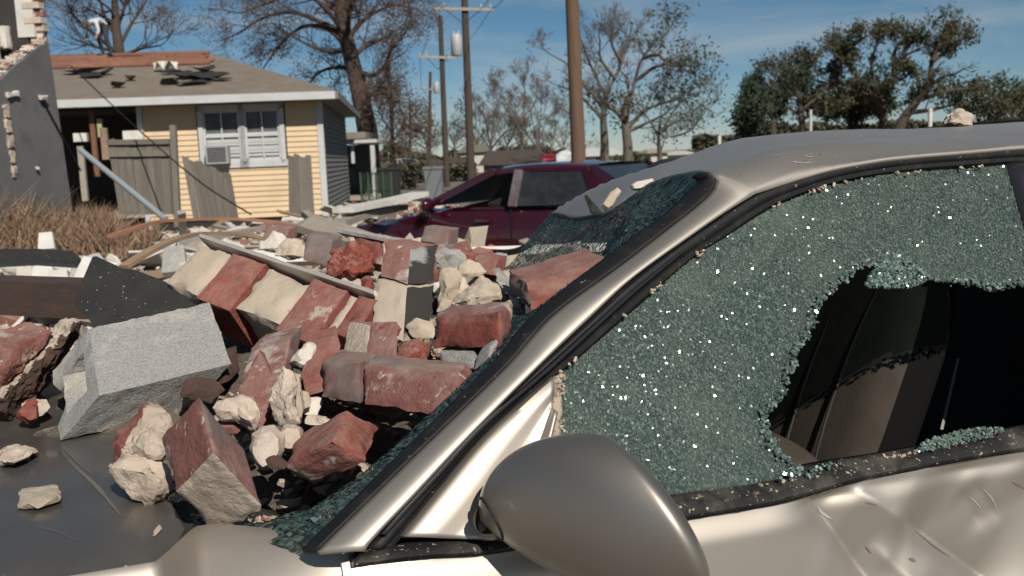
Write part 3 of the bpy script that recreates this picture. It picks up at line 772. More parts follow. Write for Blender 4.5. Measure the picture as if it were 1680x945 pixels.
# ---- hero pieces ------------------------------------------------------------
# concrete block, hollow, broken open at its left end
def cmu():
    root_lab = 'grey hollow concrete block with a broken open end lying on the hood'
    F0 = pt(160,650,1.44); E1 = pt(379,597,1.52)-F0; A1 = pt(143,540,1.60)-F0; C1 = pt(95,724,1.46)-F0
    C1 = C1.normalized()*min(.13, C1.length*1.0) if C1.length < .02 else C1
    bm = bmesh.new()
    # end profile in (A, C): outer rectangle with a core hole; extruded along E
    n = 10; outer = []; inner = []
    for k in range(4*n):
        s, f = divmod(k, n); f /= n
        outer.append([(f,0),(1,f),(1-f,1),(0,1-f)][s])
        a = .23; q = [(a+(1-2*a)*f,a),(1-a,a+(1-2*a)*f),(1-a-(1-2*a)*f,1-a),(a,1-a-(1-2*a)*f)][s]; inner.append(q)
    NE = 26; rings = []
    def bend(q, t, W):
        return W
    for lst, sg in ((outer, 1), (inner, -1)):
        rr = []
        for i in range(NE+1):
            t = i/NE; ring = []
            for (p, q) in lst:
                W = F0+A1*p+C1*q
                t0 = .012+.02*max(0, fbm(W, 25, 4, 3))
                if q > .80 and .25 < p < .75: t0 += .10*math.sin((p-.25)/.5*math.pi)      # bite in the lower wall
                tt = t0+(1-t0)*t
                if sg < 0: W = F0+A1*(.5+(p-.5)*(1-.12*t))+C1*(.5+(q-.5)*(1-.12*t))
                ring.append(bm.verts.new(W+E1*tt))
            rr.append(ring)
        rings.append(rr)
    N = len(outer)
    for rr, sg in zip(rings, (1, -1)):
        for i in range(NE):
            for k in range(N):
                q = [rr[i][k], rr[i][(k+1) % N], rr[i+1][(k+1) % N], rr[i+1][k]]; bm.faces.new(q if sg > 0 else q[::-1])
    for i in (0, NE):
        for k in range(N): bm.faces.new([rings[0][i][k], rings[0][i][(k+1) % N], rings[1][i][(k+1) % N], rings[1][i][k]])
    # cross web half way and at the far end
    bmesh.ops.recalc_face_normals(bm, faces=bm.faces[:])
    rough_mesh(bm, .0022, 60, 3, .5)
    out(bm, 'concrete_block', [M_CONC], label=root_lab, cat='concrete block', smooth=40)
cmu()

M_GPL = mat('grey_plaster', (.36,.34,.31), (.28,.265,.24), 8, .3,.7, rough=.95, bump=.4, bscale=60)
def wall_fragment():
    """slab of wall on edge: bricks and mortar under a strip of white plaster"""
    O = pt(330,396,1.86); a = pt(610,489,1.60)-O; b = pt(312,484,1.74)-O
    nrm = a.cross(b).normalized()
    if nrm.dot(O-CAM) < 0: nrm = -nrm
    b = (b-a*(b.dot(a)/a.length_squared)*.35)
    root = empty('wall_fragment', O+a*.5+b, 'long slab of broken wall, bricks and mortar under a white plaster edge', 'wall fragment')
    def piece(nm, m, s0, s1, seed, t1=1.0, t0=0., skew=-.10, dn=0, chip=.003, amp=.0012, mats=None):
        P = lambda s, t, r: O+a*(s+skew*t)+b*t+nrm*r
        Fp = P(s0, t0, dn)
        return chunk(nm, Fp, P(s1,t0,dn), Fp+(P(s0,t1,dn)-P(s0,t0,dn)), P(s0,t0,.10), [m], seed=seed, chip=chip, amp=amp, parent=root, n=9)
    piece('mortar', M_SAND, -.01, .209, 2, .98, dn=-.001, amp=.003, chip=.007)
    piece('brick', M_BRICKB, .21, .419, 3, 1.02, dn=.0)
    piece('mortar', M_SAND, .42, .685, 4, .93, dn=.003, amp=.004, chip=.009)
    piece('brick', M_BRICK, .69, .88, 5, 1.05, dn=-.002)
    piece('mortar', M_MORT, .885, .93, 6, .9, dn=.008)
    piece('brick', M_BRICKB, .935, 1.03, 7, .75, dn=.0)
    up = -b.normalized()
    P = lambda s, t, r: O+a*(s)+b*t+nrm*r
    chunk('plaster', P(-.02,-.03,-.008), P(1.02,-.03,-.008), P(-.02,-.11,-.006), P(-.015,-.19,.085), [M_PLAST, M_GPL], seed=8, parent=root, chip=.003, amp=.001, n=16, fm=(1,0,1,0))
    # lumps of mortar clinging to the lower edge
    for k, (x, y, s) in enumerate([(478,518,.022),(520,548,.018),(500,535,.014),(565,572,.016),(440,520,.012)]):
        c = pt(x, y, 1.66-.0004*(x-480)); rng = random.Random(k)
        rock('mortar_lump', [c+V((rng.gauss(0,1),rng.gauss(0,1),rng.gauss(0,1))).normalized()*s*rng.uniform(.7,1.2) for _ in range(14)], M_MORT, parent=root, seed=k, cuts=3)
wall_fragment()

def wall_fragment2():
    O = pt(556,383,2.15); a = pt(668,404,2.02)-O; b = pt(556,420,2.12)-O; nrm = a.cross(b).normalized()
    if nrm.dot(O-CAM) < 0: nrm = -nrm
    root = empty('wall_fragment', O+a*.5+b, 'small wall piece with grey plaster top and two bricks, behind the rubble heap', 'wall fragment')
    P = lambda s, t, r: O+a*s+b*t+nrm*r
    for nm, m, s0, s1, sd in (('mortar', M_MORT, .12,.22,1), ('brick', M_BRICK, .23,.62,2), ('mortar', M_MORT, .625,.685,3), ('brick', M_BRICK, .69,1.0,4)):
        chunk(nm, P(s0,0,0), P(s1,0,0), P(s0,1,0), P(s0,0,.09), [m], seed=sd+30, parent=root, chip=.005, n=7)
    chunk('plaster', P(-.03,-.02,-.004), P(1.04,-.02,-.004), P(-.03,-.3,-.004), P(-.03,-.02,.11), [mat('grey_plaster', (.36,.34,.31), (.28,.265,.24), 8, .3,.7, rough=.95, bump=.4, bscale=60)], seed=41, parent=root, chip=.004, n=9)
wall_fragment2()

B = 'broken brick'; ML = 'mortar lump'; BR = 'brick'
# big brick with mortar in front, standing on its corner
chunk('brick', (350,741,1.00), (325,647,1.055), (284,808,1.055), (434,832,1.035), [M_BRICKP, M_MORTR, M_BRICKG], 'large tilted red brick coated with pale mortar in front of the windshield', BR, seed=11, n=26, chip=.005, amp=.0015, fm=(0,2,1,0), freq=26)
rock('mortar_lump', rp([(182,758),(188,722),(214,694),(234,673),(259,664),(280,684),(284,735),(262,765),(222,770)], 1.17, .09, -.0004, ridge=[(235,730,.0),(255,690,.01),(200,735,.012),(262,745,-.005)]), M_MORT, 'red and white lump of brick and mortar left of the large tilted brick', ML, seed=12, m2=M_BRICK, split=lambda x, y: x+.55*(y-700) < 222, amp=.006)
rock('mortar_lump', rp([(179,766),(210,750),(250,748),(281,770),(281,800),(248,827),(216,818),(192,785)], 1.13, .07, -.0002, ridge=[(235,775,0),(215,772,.005),(262,790,0)]), M_MORTR, 'flat cream mortar slab under the red and white lump on the hood', ML, seed=13, amp=.004)
chunk('brick', (400,625,1.36), (396,665,1.35), (419,557,1.47), (462,628,1.37), [M_BRICKP, M_BRICKG], 'dusty red brick with a dark end face beside the concrete block', BR, seed=14, fm=(0,0,0,1)) if False else None
chunk('brick', (462,625,1.36), (392,642,1.36), (476,552,1.47), (486,600,1.45), [M_BRICKP, M_BRICKG], 'dusty red brick standing upright just right of the concrete block', BR, seed=14, fm=(0,0,1,0), n=12)
chunk('brick', (425,712,1.30), (388,640,1.36), (462,640,1.35), (440,705,1.40), [M_BRICKP], 'lower dusty red brick half hidden behind pale mortar lumps', BR, seed=15, n=10)
rock('mortar_lump', rp([(352,670),(372,654),(396,649),(415,655),(428,676),(418,707),(388,694),(362,688)], 1.25, .06, -.0004, ridge=[(392,668,0),(410,690,.0),(370,675,.006)]), M_MORTR, 'pale pinkish mortar lump below the upright dusty brick', ML, seed=16)
rock('mortar_lump', rp([(406,735),(412,712),(426,700),(452,695),(466,715),(463,748),(447,766),(431,775),(414,757)], 1.18, .06, -.0003), M_MORT, 'rounded cream mortar lump above the green broken windshield edge', ML, seed=17, amp=.003)
rock('mortar_lump', rp([(455,715),(470,699),(492,702),(497,722),(482,740),(462,738)], 1.22, .05, -.0003), M_MORT, 'smaller cream lump right beside the rounded mortar lump', ML, seed=18)
rock('mortar_lump', rp([(446,664),(452,628),(463,596),(480,604),(482,640),(489,692),(470,700),(452,690)], 1.27, .05, -.0002, ridge=[(468,640,0),(470,680,-.006),(462,612,.005)]), M_MORT, 'tall narrow piece of cream mortar in the middle of the heap', ML, seed=19, amp=.005)
rock('mortar_lump', rp([(482,610),(494,612),(497,660),(496,696),(487,700)], 1.30, .03, -.0002), M_SAND, 'thin tan mortar sliver leaning on the tall cream piece', ML, seed=20)
rock('mortar_lump', rp([(477,595),(489,574),(503,561),(521,569),(516,591),(498,605)], 1.42, .04, -.0006), M_PLAST, 'white plaster lump under the long wall slab', ML, seed=21)
chunk('brick', (502,652,1.33), (493,612,1.38), (545,640,1.33), (522,578,1.45), [M_BRICKB], 'orange red brick wedged behind the long grey and red brick', BR, seed=22, n=10)
# long brick lying against the screen
chunk('brick', (523,655,1.31), (525,590,1.34), (668,684,1.21), (560,640,1.42), [M_BRICKP, M_BRICKG, M_MORT], 'long grey and red brick lying against the windshield pillar', BR, seed=23, n=20, fm=(0,1,0,0), amp=.002, chip=.008) if False else None
def long_brick():
    A = pt(524,588,1.36); Bp = pt(757,613,1.17); Cc = pt(523,654,1.31)
    root = empty('brick', pt(620,690,1.28), 'long grey and dusty red brick lying against the windshield pillar', BR)
    d = (Bp-A); dn = (Cc-A)
    back = pt(560,572,1.46)-A
    chunk('mortared_end', A, A+d*.32, A+dn, A+back, [M_BRICKG], seed=24, parent=root, n=10, chip=.007, amp=.002)
    chunk('body', A+d*.325, A+d*.99, A+d*.325+dn*1.0+d*0, A+d*.325+back*.95, [M_BRICKP, M_BRICKG], seed=25, parent=root, n=14, chip=.007, amp=.002, fm=(0,1,0,0))
long_brick()
chunk('brick', (600,590,1.42), (651,592,1.38), (607,530,1.50), (562,584,1.50), [M_BRICKP, M_MORT], 'pinkish brick with a mortar covered side above the long grey brick', BR, seed=26, n=12, fm=(0,1,1,0))
rock('broken_brick', rp([(647,590),(652,572),(668,561),(690,553),(704,570),(716,598),(690,606),(655,600)], 1.36, .06, -.0008, ridge=[(680,578,0),(665,585,0),(697,588,.005)]), M_BRICKB, 'small orange red broken brick between two larger bricks', B, seed=27, amp=.005)
chunk('brick', (708,574,1.34), (708,518,1.37), (822,571,1.24), (737,553,1.42), [M_BRICKB, M_BRICKP], 'rough red brick with a dusty flat top near the windshield edge', BR, seed=28, n=16, amp=.003, chip=.006, fm=(0,1,0,1))
chunk('concrete_fragment', (722,603,1.30), (720,577,1.33), (778,606,1.24), (742,585,1.38), [M_CONC], 'grey concrete fragment under the rough red brick', 'concrete', seed=29, n=9)
chunk('concrete_fragment', (778,607,1.23), (782,580,1.26), (800,596,1.20), (800,575,1.28), [M_CONC], 'little grey wedge touching the windshield edge', 'concrete', seed=30, n=6)
# red brick low in the broken screen
def low_brick():
    chunk('brick', (545,724,1.10), (456,770,1.135), (602,757,1.12), (572,668,1.21), [M_BRICKP, M_BRICKB], 'red brick resting low on the green shattered windshield', BR, seed=31, n=18, amp=.002, chip=.006, fm=(0,1,1,0))
low_brick()
# upright tarred block
chunk('brick', (660,561,1.50), (677,389,1.66), (606,522,1.58), (716,514,1.57), [M_SAND, M_TARB if False else M_BRICKG], 'upright block', BR, seed=32) if False else None
M_TARST = mat('tar_stained_mortar', (.27,.265,.26), (.030,.028,.026), 9, .47, .53, rough=.9, bump=.5, bscale=60, bdist=.006)
def tar_block():
    Fb = pt(661,561,1.50); Ft = pt(674,404,1.68); L = pt(606,543,1.54)-Fb; Rr = pt(711,554,1.54)-Fb
    root = empty('tarred_brick_block', Fb, 'upright two-brick block with a tar stained grey right side', BR)
    d = Ft-Fb
    chunk('mortar', Fb, Fb+d*.56, Fb+L, Fb+Rr, [M_SAND, M_TARST, M_MORT], seed=33, parent=root, n=12, fm=(0,1,0,0), chip=.005, amp=.002)
    chunk('brick', Fb+d*.565, Ft, Fb+d*.565+L*.92, Fb+d*.565+Rr, [M_BRICKP, M_TARST, M_BRICKP], seed=34, parent=root, n=12, fm=(0,1,0,0), chip=.006, amp=.002)
tar_block()
rock('broken_brick', rp([(534,452),(540,425),(546,409),(585,403),(605,408),(609,430),(610,446),(592,460),(560,459)], 1.80, .10, -.0008, ridge=[(570,425,0),(590,415,.01),(555,445,-.01),(598,448,0)]), M_BRICKB, 'bright orange red broken brick above the long wall slab', B, seed=35, amp=.009, freq=30)
chunk('brick', (541,437,1.90), (496,428,1.95), (545,392,1.97), (560,428,1.98), [M_BRICKG], 'striped grey and red brick left of the bright orange brick', BR, seed=36, n=10)
rock('broken_brick', rp([(592,458),(600,452),(612,458),(613,478),(598,476)], 1.68, .04), M_BRICKB, 'thumb sized red brick crumb beside the tar stained block', B, seed=37)
rock('mortar_lump', rp([(716,513),(719,470),(722,442),(738,436),(757,443),(752,488),(737,505)], 1.56, .04, -.0003, ridge=[(733,470,0),(745,480,.01)]), M_SAND, 'flat tan stone standing right of the tar stained block', 'stone', seed=38, amp=.003)
rock('mortar_lump', rp([(737,500),(748,482),(770,470),(789,455),(815,464),(840,494),(834,506),(790,512),(750,508)], 1.50, .09, -.0009, ridge=[(790,475,0),(765,488,0),(815,485,0)]), M_SAND, 'beige rounded mortar lump above the rough red brick', ML, seed=39, amp=.005)
chunk('concrete_fragment', (842,492,1.48), (812,460,1.56), (850,488,1.50), (838,470,1.60), [M_CONC], 'thin grey slab leaning behind the beige lump', 'concrete', seed=40, n=7)
# brick on the right, by the screen rubber
chunk('brick', (858,520,1.36), (830,447,1.48), (905,545,1.26), (0,0,1), [M_BRICK], '', '') if False else None
def right_brick():
    Fb = pt(868,512,1.34); up = pt(862,468,1.37)-Fb; rt = pt(1010,425,1.42)-pt(862,468,1.37); bk = pt(829,443,1.52)-pt(862,468,1.37)
    root = empty('brick', Fb, 'large brick with brown flat top lying on the windshield under the roof edge', BR)
    chunk('body', Fb, Fb+up, Fb+rt, Fb+bk, [M_BRICK, M_BRICKP, M_BRICKG], seed=42, parent=root, n=16, fm=(0,2,1,0) , chip=.008, amp=.002)  # left end face takes the darker brick: its shade is put into the colour
right_brick()
# left edge
rock('broken_brick', rp([(-40,560),(0,548),(45,527),(85,545),(60,585),(0,640),(-40,650)], 1.62, .12, -.0009, ridge=[(30,560,0),(5,605,0)]), M_BRICKP, 'red brick at the far left edge of the rubble', B, seed=43)
rock('mortar_lump', rp([(0,640),(60,578),(108,522),(128,528),(130,545),(100,590),(70,640),(20,705),(-40,712),(-40,660)], 1.66, .13, -.0010, ridge=[(120,540,-.05),(62,592,-.05),(0,655,-.05),(60,650,.02),(0,690,.02)]), M_BRICKK, 'dark brown brick lump with a pale mortar rim at the left edge', ML, seed=44, amp=.006, m2=M_MORT, split=lambda x, y: y < 527+.98*(128-x)+6*math.sin(x*.3))
rock('broken_brick', rp([(26,685),(40,655),(60,648),(66,662),(62,690),(45,698)], 1.55, .05), M_BRICKB, 'small red brick bit left of the concrete block', B, seed=45)
rock('mortar_lump', rp([(30,808),(34,801),(96,796),(104,806),(100,822),(62,838),(30,834)], hood_Y(62,838,.962), .05, -.0014, ridge=[(62,812,-.0),(45,826,-.004),(92,815,-.0)], shrink=.9), M_SAND, 'flat tan stone lying alone on the hood', 'stone', seed=46, amp=.002)
rock('mortar_lump', rp([(-10,760),(0,738),(25,727),(48,738),(66,740),(52,752),(20,765)], hood_Y(20,765,.962), .05, -.0016), M_MORT, 'low pale mortar crumb on the hood at the left edge', ML, seed=47)
rock('mortar_lump', rp([(238,882),(248,870),(263,858),(268,868),(255,882)], hood_Y(250,884,.952), .02, -.001), M_MORT, 'tiny cream chip on the hood below the big brick', ML, seed=48, amp=.001)
# tar paper, shingle, beams
def sheet(name, poly, thick, m, label, cat, seed=1, wob=.004, parent=None):
    """thick sheet of irregular outline: poly of (x, y, Y)"""
    P = [pt(*p) for p in poly]; c = sum(P, V())/len(P)
    n = (P[1]-P[0]).cross(P[2]-P[0]).normalized()
    if n.dot(CAM-c) < 0: n = -n
    k = len(P); rings = [[c+(p-c)*f for p in P] for f in (.33,.66,1)]
    vs = []; fs = []
    for sgn in (0, -thick):
        b = len(vs); vs.append(c+n*(sgn+wob*fbm(c,10,seed)))
        for r_ in rings: vs += [p+n*(sgn+wob*fbm(p,10,seed)) for p in r_]
        for i in range(k): 
            j = (i+1) % k; t = (b, b+1+i, b+1+j); fs.append(t if sgn == 0 else t[::-1])
            for q in (0, 1):
                t = (b+1+q*k+i, b+1+(q+1)*k+i, b+1+(q+1)*k+j, b+1+q*k+j); fs.append(t if sgn == 0 else t[::-1])
    o1 = 1+2*k; o2 = (1+3*k)+1+2*k
    for i in range(k): j = (i+1) % k; fs.append((o1+i, o2+i, o2+j, o1+j))
    return mk(name, vs, fs, m, parent, smooth=30, label=label, cat=cat)
sheet('roof_shingle', [(126,498,1.80),(142,455,1.83),(159,420,1.86),(180,430,1.86),(203,440,1.84),(222,442,1.86),(262,458,1.82),(305,477,1.79),(349,509,1.74),(330,545,1.68),(250,550,1.66),(165,536,1.70)], .010, M_TAR, 'black asphalt shingle with pale grit behind the concrete block', 'shingle', 2)
sheet('roof_shingle', [(262,872,1.10),(280,822,1.16),(310,835,1.14),(352,878,1.08),(310,890,1.06)], .008, M_TAR, 'black shingle scrap under the large tilted brick', 'shingle', 3)
MB().bar(pt(-120,478,2.3), pt(165,490,2.1), .09, .075).build('timber_beam', M_WOODB, smooth=30, label='dark brown timber beam at the left above the red brick', cat='beam')
sheet('tar_paper', [(-40,418,3.3),(0,414,3.3),(60,413,3.35),(118,416,3.3),(133,428,3.2),(126,440,3.15),(60,436,3.1),(-40,440,3.1)], .01, M_TAR, 'strip of black tar paper on the pale debris at left', 'tar paper', 4)
rock('mortar_lump', rp([(1545,205),(1552,188),(1566,181),(1580,180),(1596,190),(1597,206),(1575,210)], 1.90, .07, -.001, ridge=[(1575,190,0),(1560,200,0)]), M_MORTR, 'pale pink stone lying on the car roof', 'stone', seed=50)
rock('mortar_lump', rp([(985,338),(1000,316),(1013,308),(1020,313),(1005,340),(996,346)], 1.92, .02, -.0004), M_SAND, 'tan plaster strip lying on the bent roof edge', 'plaster', seed=51, amp=.001)
sheet('trim_scrap', [(962,318,1.93),(975,332,1.92),(990,350,1.90),(972,347,1.90),(968,335,1.92)], .005, M_TAR, 'torn black rubber scrap sticking up at the roof edge', 'rubber')
rock('mortar_lump', rp([(1033,304),(1045,297),(1072,291),(1075,297),(1050,310),(1036,312)], 1.75, .02, -.0004), M_PLAST, 'white plaster flake near the top corner of the windshield', 'plaster', seed=52, amp=.002)
# bent hanging windscreen moulding on the far side
MB().tube(resample([tuple(onv(990,356,1.80)), tuple(onv(942,363,1.99)), tuple(onv(908,356,2.15)), tuple(onv(893,380,2.25)), tuple(onv(868,402,2.4)), tuple(onv(835,414,2.6)), tuple(onv(780,413,2.8)), tuple(onv(765,420,2.9))], 40), .009, 8).build('windshield_moulding', M_BLACK, SEDAN, smooth=60)
# ================================================================== ground and debris field
M_GROUND = mat('dry_ground', (.17,.145,.11), (.12,.11,.075), .6, .4, .65, rough=1, c3=(.22,.20,.165), s3=3, lo3=.5, hi3=.7, bump=.5, bscale=8, bdist=.05)
mk('ground', [(-1800,-400,0),(1800,-400,0),(1800,2600,0),(-1800,2600,0)], [(0,1,2,3)], M_GROUND, kind='structure')
mk('street', [(-60,-14,.004),(60,-14,.004),(60,2.3,.004),(-60,2.3,.004)], [(0,1,2,3)], mat('worn_concrete', (.27,.265,.25), (.22,.215,.20), 1.5, .35,.65, rough=.9, bump=.2, bscale=25), kind='structure')
mk('road', [(-1.2,24,.006),(7,24,.006),(4.5,260,.006),(.5,260,.006)], [(0,1,2,3)], mat('asphalt', (.055,.055,.055), (.07,.068,.062), 2, .3,.7, rough=.9, bump=.2, bscale=30), kind='structure')
def mound(x, y):
    k = sm(-13,-9,x)*sm(4.5,2.5,x)
    a = interp([(1.9,0),(2.5,.30),(4,.52),(7,.52),(11,.50),(14,.44),(17,.28),(20,0)], y)
    # keep clear of the cars
    u, v, _ = uvz(V((x,y,0)))
    if v < 2.9 and -1.6 < u < 3.7: a *= sm(2.55, 3.1, v)
    b = 1 if x < -1 else 1.0
    d = math.hypot((x-.6)/2.6, (y-10.2)/1.7)
    a *= .35+.65*sm(.7, 1.4, d)
    if x > 1.6: a *= sm(3.5,1.6,x)
    a += .35*math.exp(-((x+1.6)**2/1.2+(y-13.5)**2/3))
    a2 = .62*math.exp(-((x+.45)/1.0)**2-((y-3.25)/.75)**2) if y > 2.2 else 0
    return k*(a+a2)*(1+.22*fbm((x,y,0), .9, 3, 3))
rows = [[V((x, y, mound(x,y)+.03*fbm((x,y,0), 4, 8, 2)-.03)) for x in [-13.2+i*.17 for i in range(104)]] for y in [1.6+j*.17 for j in range(105)]]
MB().grid(rows).build('rubble_mound', M_DIRT, smooth=60, kind='stuff', label='low heap of dirt and crumbled rubble between car and house', cat='rubble')

def prism_rock(rng, s, flat=1., k=9):
    """small faceted lump centred on the origin"""
    bm = bmesh.new()
    for i in range(k):
        p = V((rng.gauss(0,1), rng.gauss(0,1), rng.gauss(0,1))).normalized()
        p = V((p.x*s*rng.uniform(.7,1.3), p.y*s*rng.uniform(.6,1.1), p.z*s*flat*rng.uniform(.7,1.1))); bm.verts.new(p)
    bmesh.ops.convex_hull(bm, input=bm.verts[:]); bmesh.ops.delete(bm, geom=[v for v in bm.verts if not v.link_faces], context='VERTS')
    bm.verts.index_update(); vs = [v.co.copy() for v in bm.verts]; fs = [tuple(v.index for v in f.verts) for f in bm.faces]; bm.free(); return vs, fs
def mesh_of(name, vs, fs, m):
    me = bpy.data.meshes.new(name); me.from_pydata(vs, [], fs); me.materials.append(m); return me
def box_mesh(name, l, w_, h, m, rng):
    vs = [V((x*l/2*(1+rng.uniform(-.06,.06)), y*w_/2*(1+rng.uniform(-.08,.08)), z*h/2)) for x in (-1,1) for y in (-1,1) for z in (-1,1)]
    return mesh_of(name, vs, [(0,1,3,2),(4,6,7,5),(0,4,5,1),(2,3,7,6),(0,2,6,4),(1,5,7,3)], m)
def drop(name, me, loc, rot, label, cat, group):
    o = bpy.data.objects.new(name, me); COL.objects.link(o); o.location = loc; o.rotation_euler = rot; return tag(o, label, cat, group)
rng = random.Random(21)
M_WHITE = mat('white_painted_board', (.60,.58,.54), (.48,.46,.42), 5, .4,.7, rough=.7, rnd=.1)
KIND = {}
def variants(k, fn, n): KIND[k] = [fn() for _ in range(n)]
variants('plaster', lambda: mesh_of('plaster_fragment', *prism_rock(rng, .12, .35), M_PLAST), 6)
variants('slab', lambda: box_mesh('plaster_board', rng.uniform(.25,.5), rng.uniform(.14,.28), .02, M_WHITE, rng), 6)
variants('brick', lambda: box_mesh('brick', .20, .095, .06, rng.choice([M_BRICK, M_BRICKP, M_BRICKB]), rng), 6)
variants('lump', lambda: mesh_of('mortar_lump', *prism_rock(rng, .11, .7), rng.choice([M_MORT, M_SAND])), 6)
variants('plank', lambda: box_mesh('plank', rng.uniform(.6,1.5), rng.uniform(.06,.12), .03, rng.choice([M_WOODW, M_WOODT, M_WHITE]), rng), 6)
ZONES = [  # name, sampler of (px range, Y range), count, where
    ('lying in front of the dry grass', (0,330), (5.5,11.5), 85, 0),
    ('in the debris below the yellow house', (300,620), (7.5,17), 120, 1),
    ('heaped between the sedan and the maroon car', (600,850), (4.0,8.0), 60, 2),
    ('on the heap just behind the buried hood', (640,860), (2.6,3.9), 52, 4),
    ('strewn over the dirt below the maroon doors', (700,910), (3.3,7.2), 64, 5),
    ('scattered right in front of the maroon doors', (690,930), (7.2,9.3), 60, 6),
    ('piled by the nose of the maroon car', (560,760), (10.5,18), 60, 3)]
NAMES = {'plaster': ('plaster_fragment','pale plaster fragment','plaster'), 'slab': ('white_board','flat white board scrap','board'), 'brick': ('brick','loose red brick','brick'), 'lump': ('mortar_lump','small cream mortar lump','mortar lump'), 'plank': ('plank','splintered wooden plank','plank')}
for zn, (x0,x1), (y0,y1), cnt, zi in ZONES:
    for i in range(cnt):
        k = rng.choices(['plaster','slab','brick','lump','plank'], [3,2.4,1.2,2.2,1.8] if zi < 2 else [2,.6,2.4,3,.6])[0]
        Y = y0+(y1-y0)*rng.random()**1.3; X = (rng.uniform(x0,x1)-840)/FPX*Y
        if zi in (2,4) and abs(X-.4) < 1.9 and Y > 8.0: continue
        nm, lb, ct = NAMES[k]; fx = (X/Y*FPX+840-x0)/(x1-x0); fy = (Y-y0)/(y1-y0)
        where = ', '+('nearest' if fy < .22 else 'middle' if fy < .55 else 'farthest')+' row, '+('far left' if fx < .25 else 'left' if fx < .5 else 'right' if fx < .75 else 'far right')
        z = mound(X, Y)+rng.uniform(.0,.05)
        flat = k in ('slab','plank')
        drop(nm, rng.choice(KIND[k]), (X, Y, z), (rng.gauss(0,.35 if flat else .7), rng.gauss(0,.25 if flat else .7), rng.uniform(0,6.28)), lb+' '+zn+where, ct, ct+' pieces '+zn)
# the uncountable crumbs
mb = MB()
shapes = [prism_rock(rng, 1., .7, 8) for _ in range(8)]
def crumbs(n, sampler, smin, smax):
    for i in range(n):
        X, Y, z = sampler(); vs, fs = rng.choice(shapes); s = smin*(smax*min(1,.12+Y*.1)/smin)**rng.random(); a = rng.uniform(0,6.28); ca, sa = math.cos(a), math.sin(a)
        mb.add([V((X+s*(p.x*ca-p.y*sa), Y+s*(p.x*sa+p.y*ca), z+s*p.z)) for p in vs], fs, rng.choices((0,1,2,3), (4,3,1.3,1))[0])
def samp():
    Y = 2.6+15*rng.random()**1.7; X = (rng.uniform(-60,870)-840)/FPX*Y; return X, Y, mound(X,Y)
crumbs(9500, samp, .014, .10)
def samp2():
    Y = rng.uniform(2.45, 4.6); X = (rng.uniform(560,880)-840)/FPX*Y; return X, Y, mound(X,Y)+.002
crumbs(1500, samp2, .007, .075)
def samp3():
    Y = rng.uniform(3.0, 7.5); X = (rng.uniform(690,930)-840)/FPX*Y; return X, Y, mound(X,Y)+.004
crumbs(2200, samp3, .012, .11)
def samp4():
    Y = rng.uniform(6.8, 9.8); X = (rng.uniform(600,960)-840)/FPX*Y; return X, Y, mound(X,Y)+.01
crumbs(1900, samp4, .03, .13)
mb.build('rubble_crumbs', [M_MORT, M_PLAST, M_BRICK, M_WOODW], kind='stuff', label='countless small crumbs of mortar, brick and plaster over the heap', cat='rubble')

# ---- a few larger recognisable pieces in the field
def plank(pts_, w_, h, m, label, name='plank', cat='plank', bend=None):
    P = resample([tuple(pt(*p)) for p in pts_], 14); b = MB()
    rows = []
    for i, p in enumerate(P):
        d = (P[min(13,i+1)]-P[max(0,i-1)]).normalized(); s = d.cross(V((0,0,1))).normalized(); u = s.cross(d)
        rows.append([p+s*w_/2+u*h/2, p-s*w_/2+u*h/2, p-s*w_/2-u*h/2, p+s*w_/2-u*h/2, p+s*w_/2+u*h/2])
    b.grid(rows); k = len(rows[0]); b.f.append((0,1,2,3)); b.mi.append(0); n0 = 13*5; b.f.append((n0+3,n0+2,n0+1,n0)); b.mi.append(0)
    return b.build(name, m, smooth=30, label=label, cat=cat)
plank([(203,438,3.0),(240,415,3.1),(290,392,3.3),(335,383,3.5),(400,385,3.7),(455,397,3.8)], .035, .012, M_WOODT, 'thin tan lath bowed in an arc over the black shingle', 'lath', 'lath')
plank([(180,388,9),(235,370,9.5),(275,362,10),(420,361,11),(560,380,11)], .06, .03, mat('red_lath', (.36,.17,.10), (.28,.13,.08), 9, .3,.7, rough=.85), 'long reddish lath lying in front of the dry grass', 'lath', 'lath')
plank([(330,392,6.5),(450,372,7.5),(560,366,8.5)], .10, .03, M_WOODW, 'long grey board behind the wall slab', 'plank')
plank([(562,345,9.5),(640,330,10.5),(690,318,11)], .22, .05, M_WHITE, 'white painted plank propped up before the maroon car', 'plank')
plank([(545,372,9),(600,352,10),(660,340,11)], .14, .06, M_WOODW, 'weathered board under the white painted plank', 'plank')
plank([(500,350,13),(535,378,12)], .10, .08, M_WOODW, 'short grey post stump leaning by the house corner', 'post', 'post')
plank([(722,402,4.6),(775,436,4.3)], .05, .03, M_WOODW, 'grey splintered board behind the tan stone', 'plank')
rock('broken_brick', rp([(738,415),(748,400),(760,402),(772,425),(760,430)], 4.2, .10, -.004), M_BRICKB, 'orange brick lying alone in front of the maroon car', B, seed=71, cuts=4)
for x, y, Y, s, lb in ((75,395,6.8,.12,'upright white board scrap left of the black shingle'), (70,455,5.0,.13,'white tile slab below the tar paper strip'), (95,462,4.9,.12,'cream tile slab right of the white tile slab'), (40,448,5.2,.10,'pale plaster lump on the tar paper strip'),
                    (285,425,4.4,.12,'grey cinder block fragment behind the black shingle'), (310,445,3.6,.07,'small white lump left of the long wall slab')):
    sheet('plaster_board', [(x-s*FPX/Y*.45,y+s*FPX/Y*.5,Y),(x-s*FPX/Y*.4,y-s*FPX/Y*.45,Y+.12),(x+s*FPX/Y*.35,y-s*FPX/Y*.52,Y+.12),(x+s*FPX/Y*.5,y+s*FPX/Y*.42,Y)], .03, M_WHITE if 'white' in lb else (M_CONC if 'grey' in lb else M_PLAST), lb, 'board', 5)

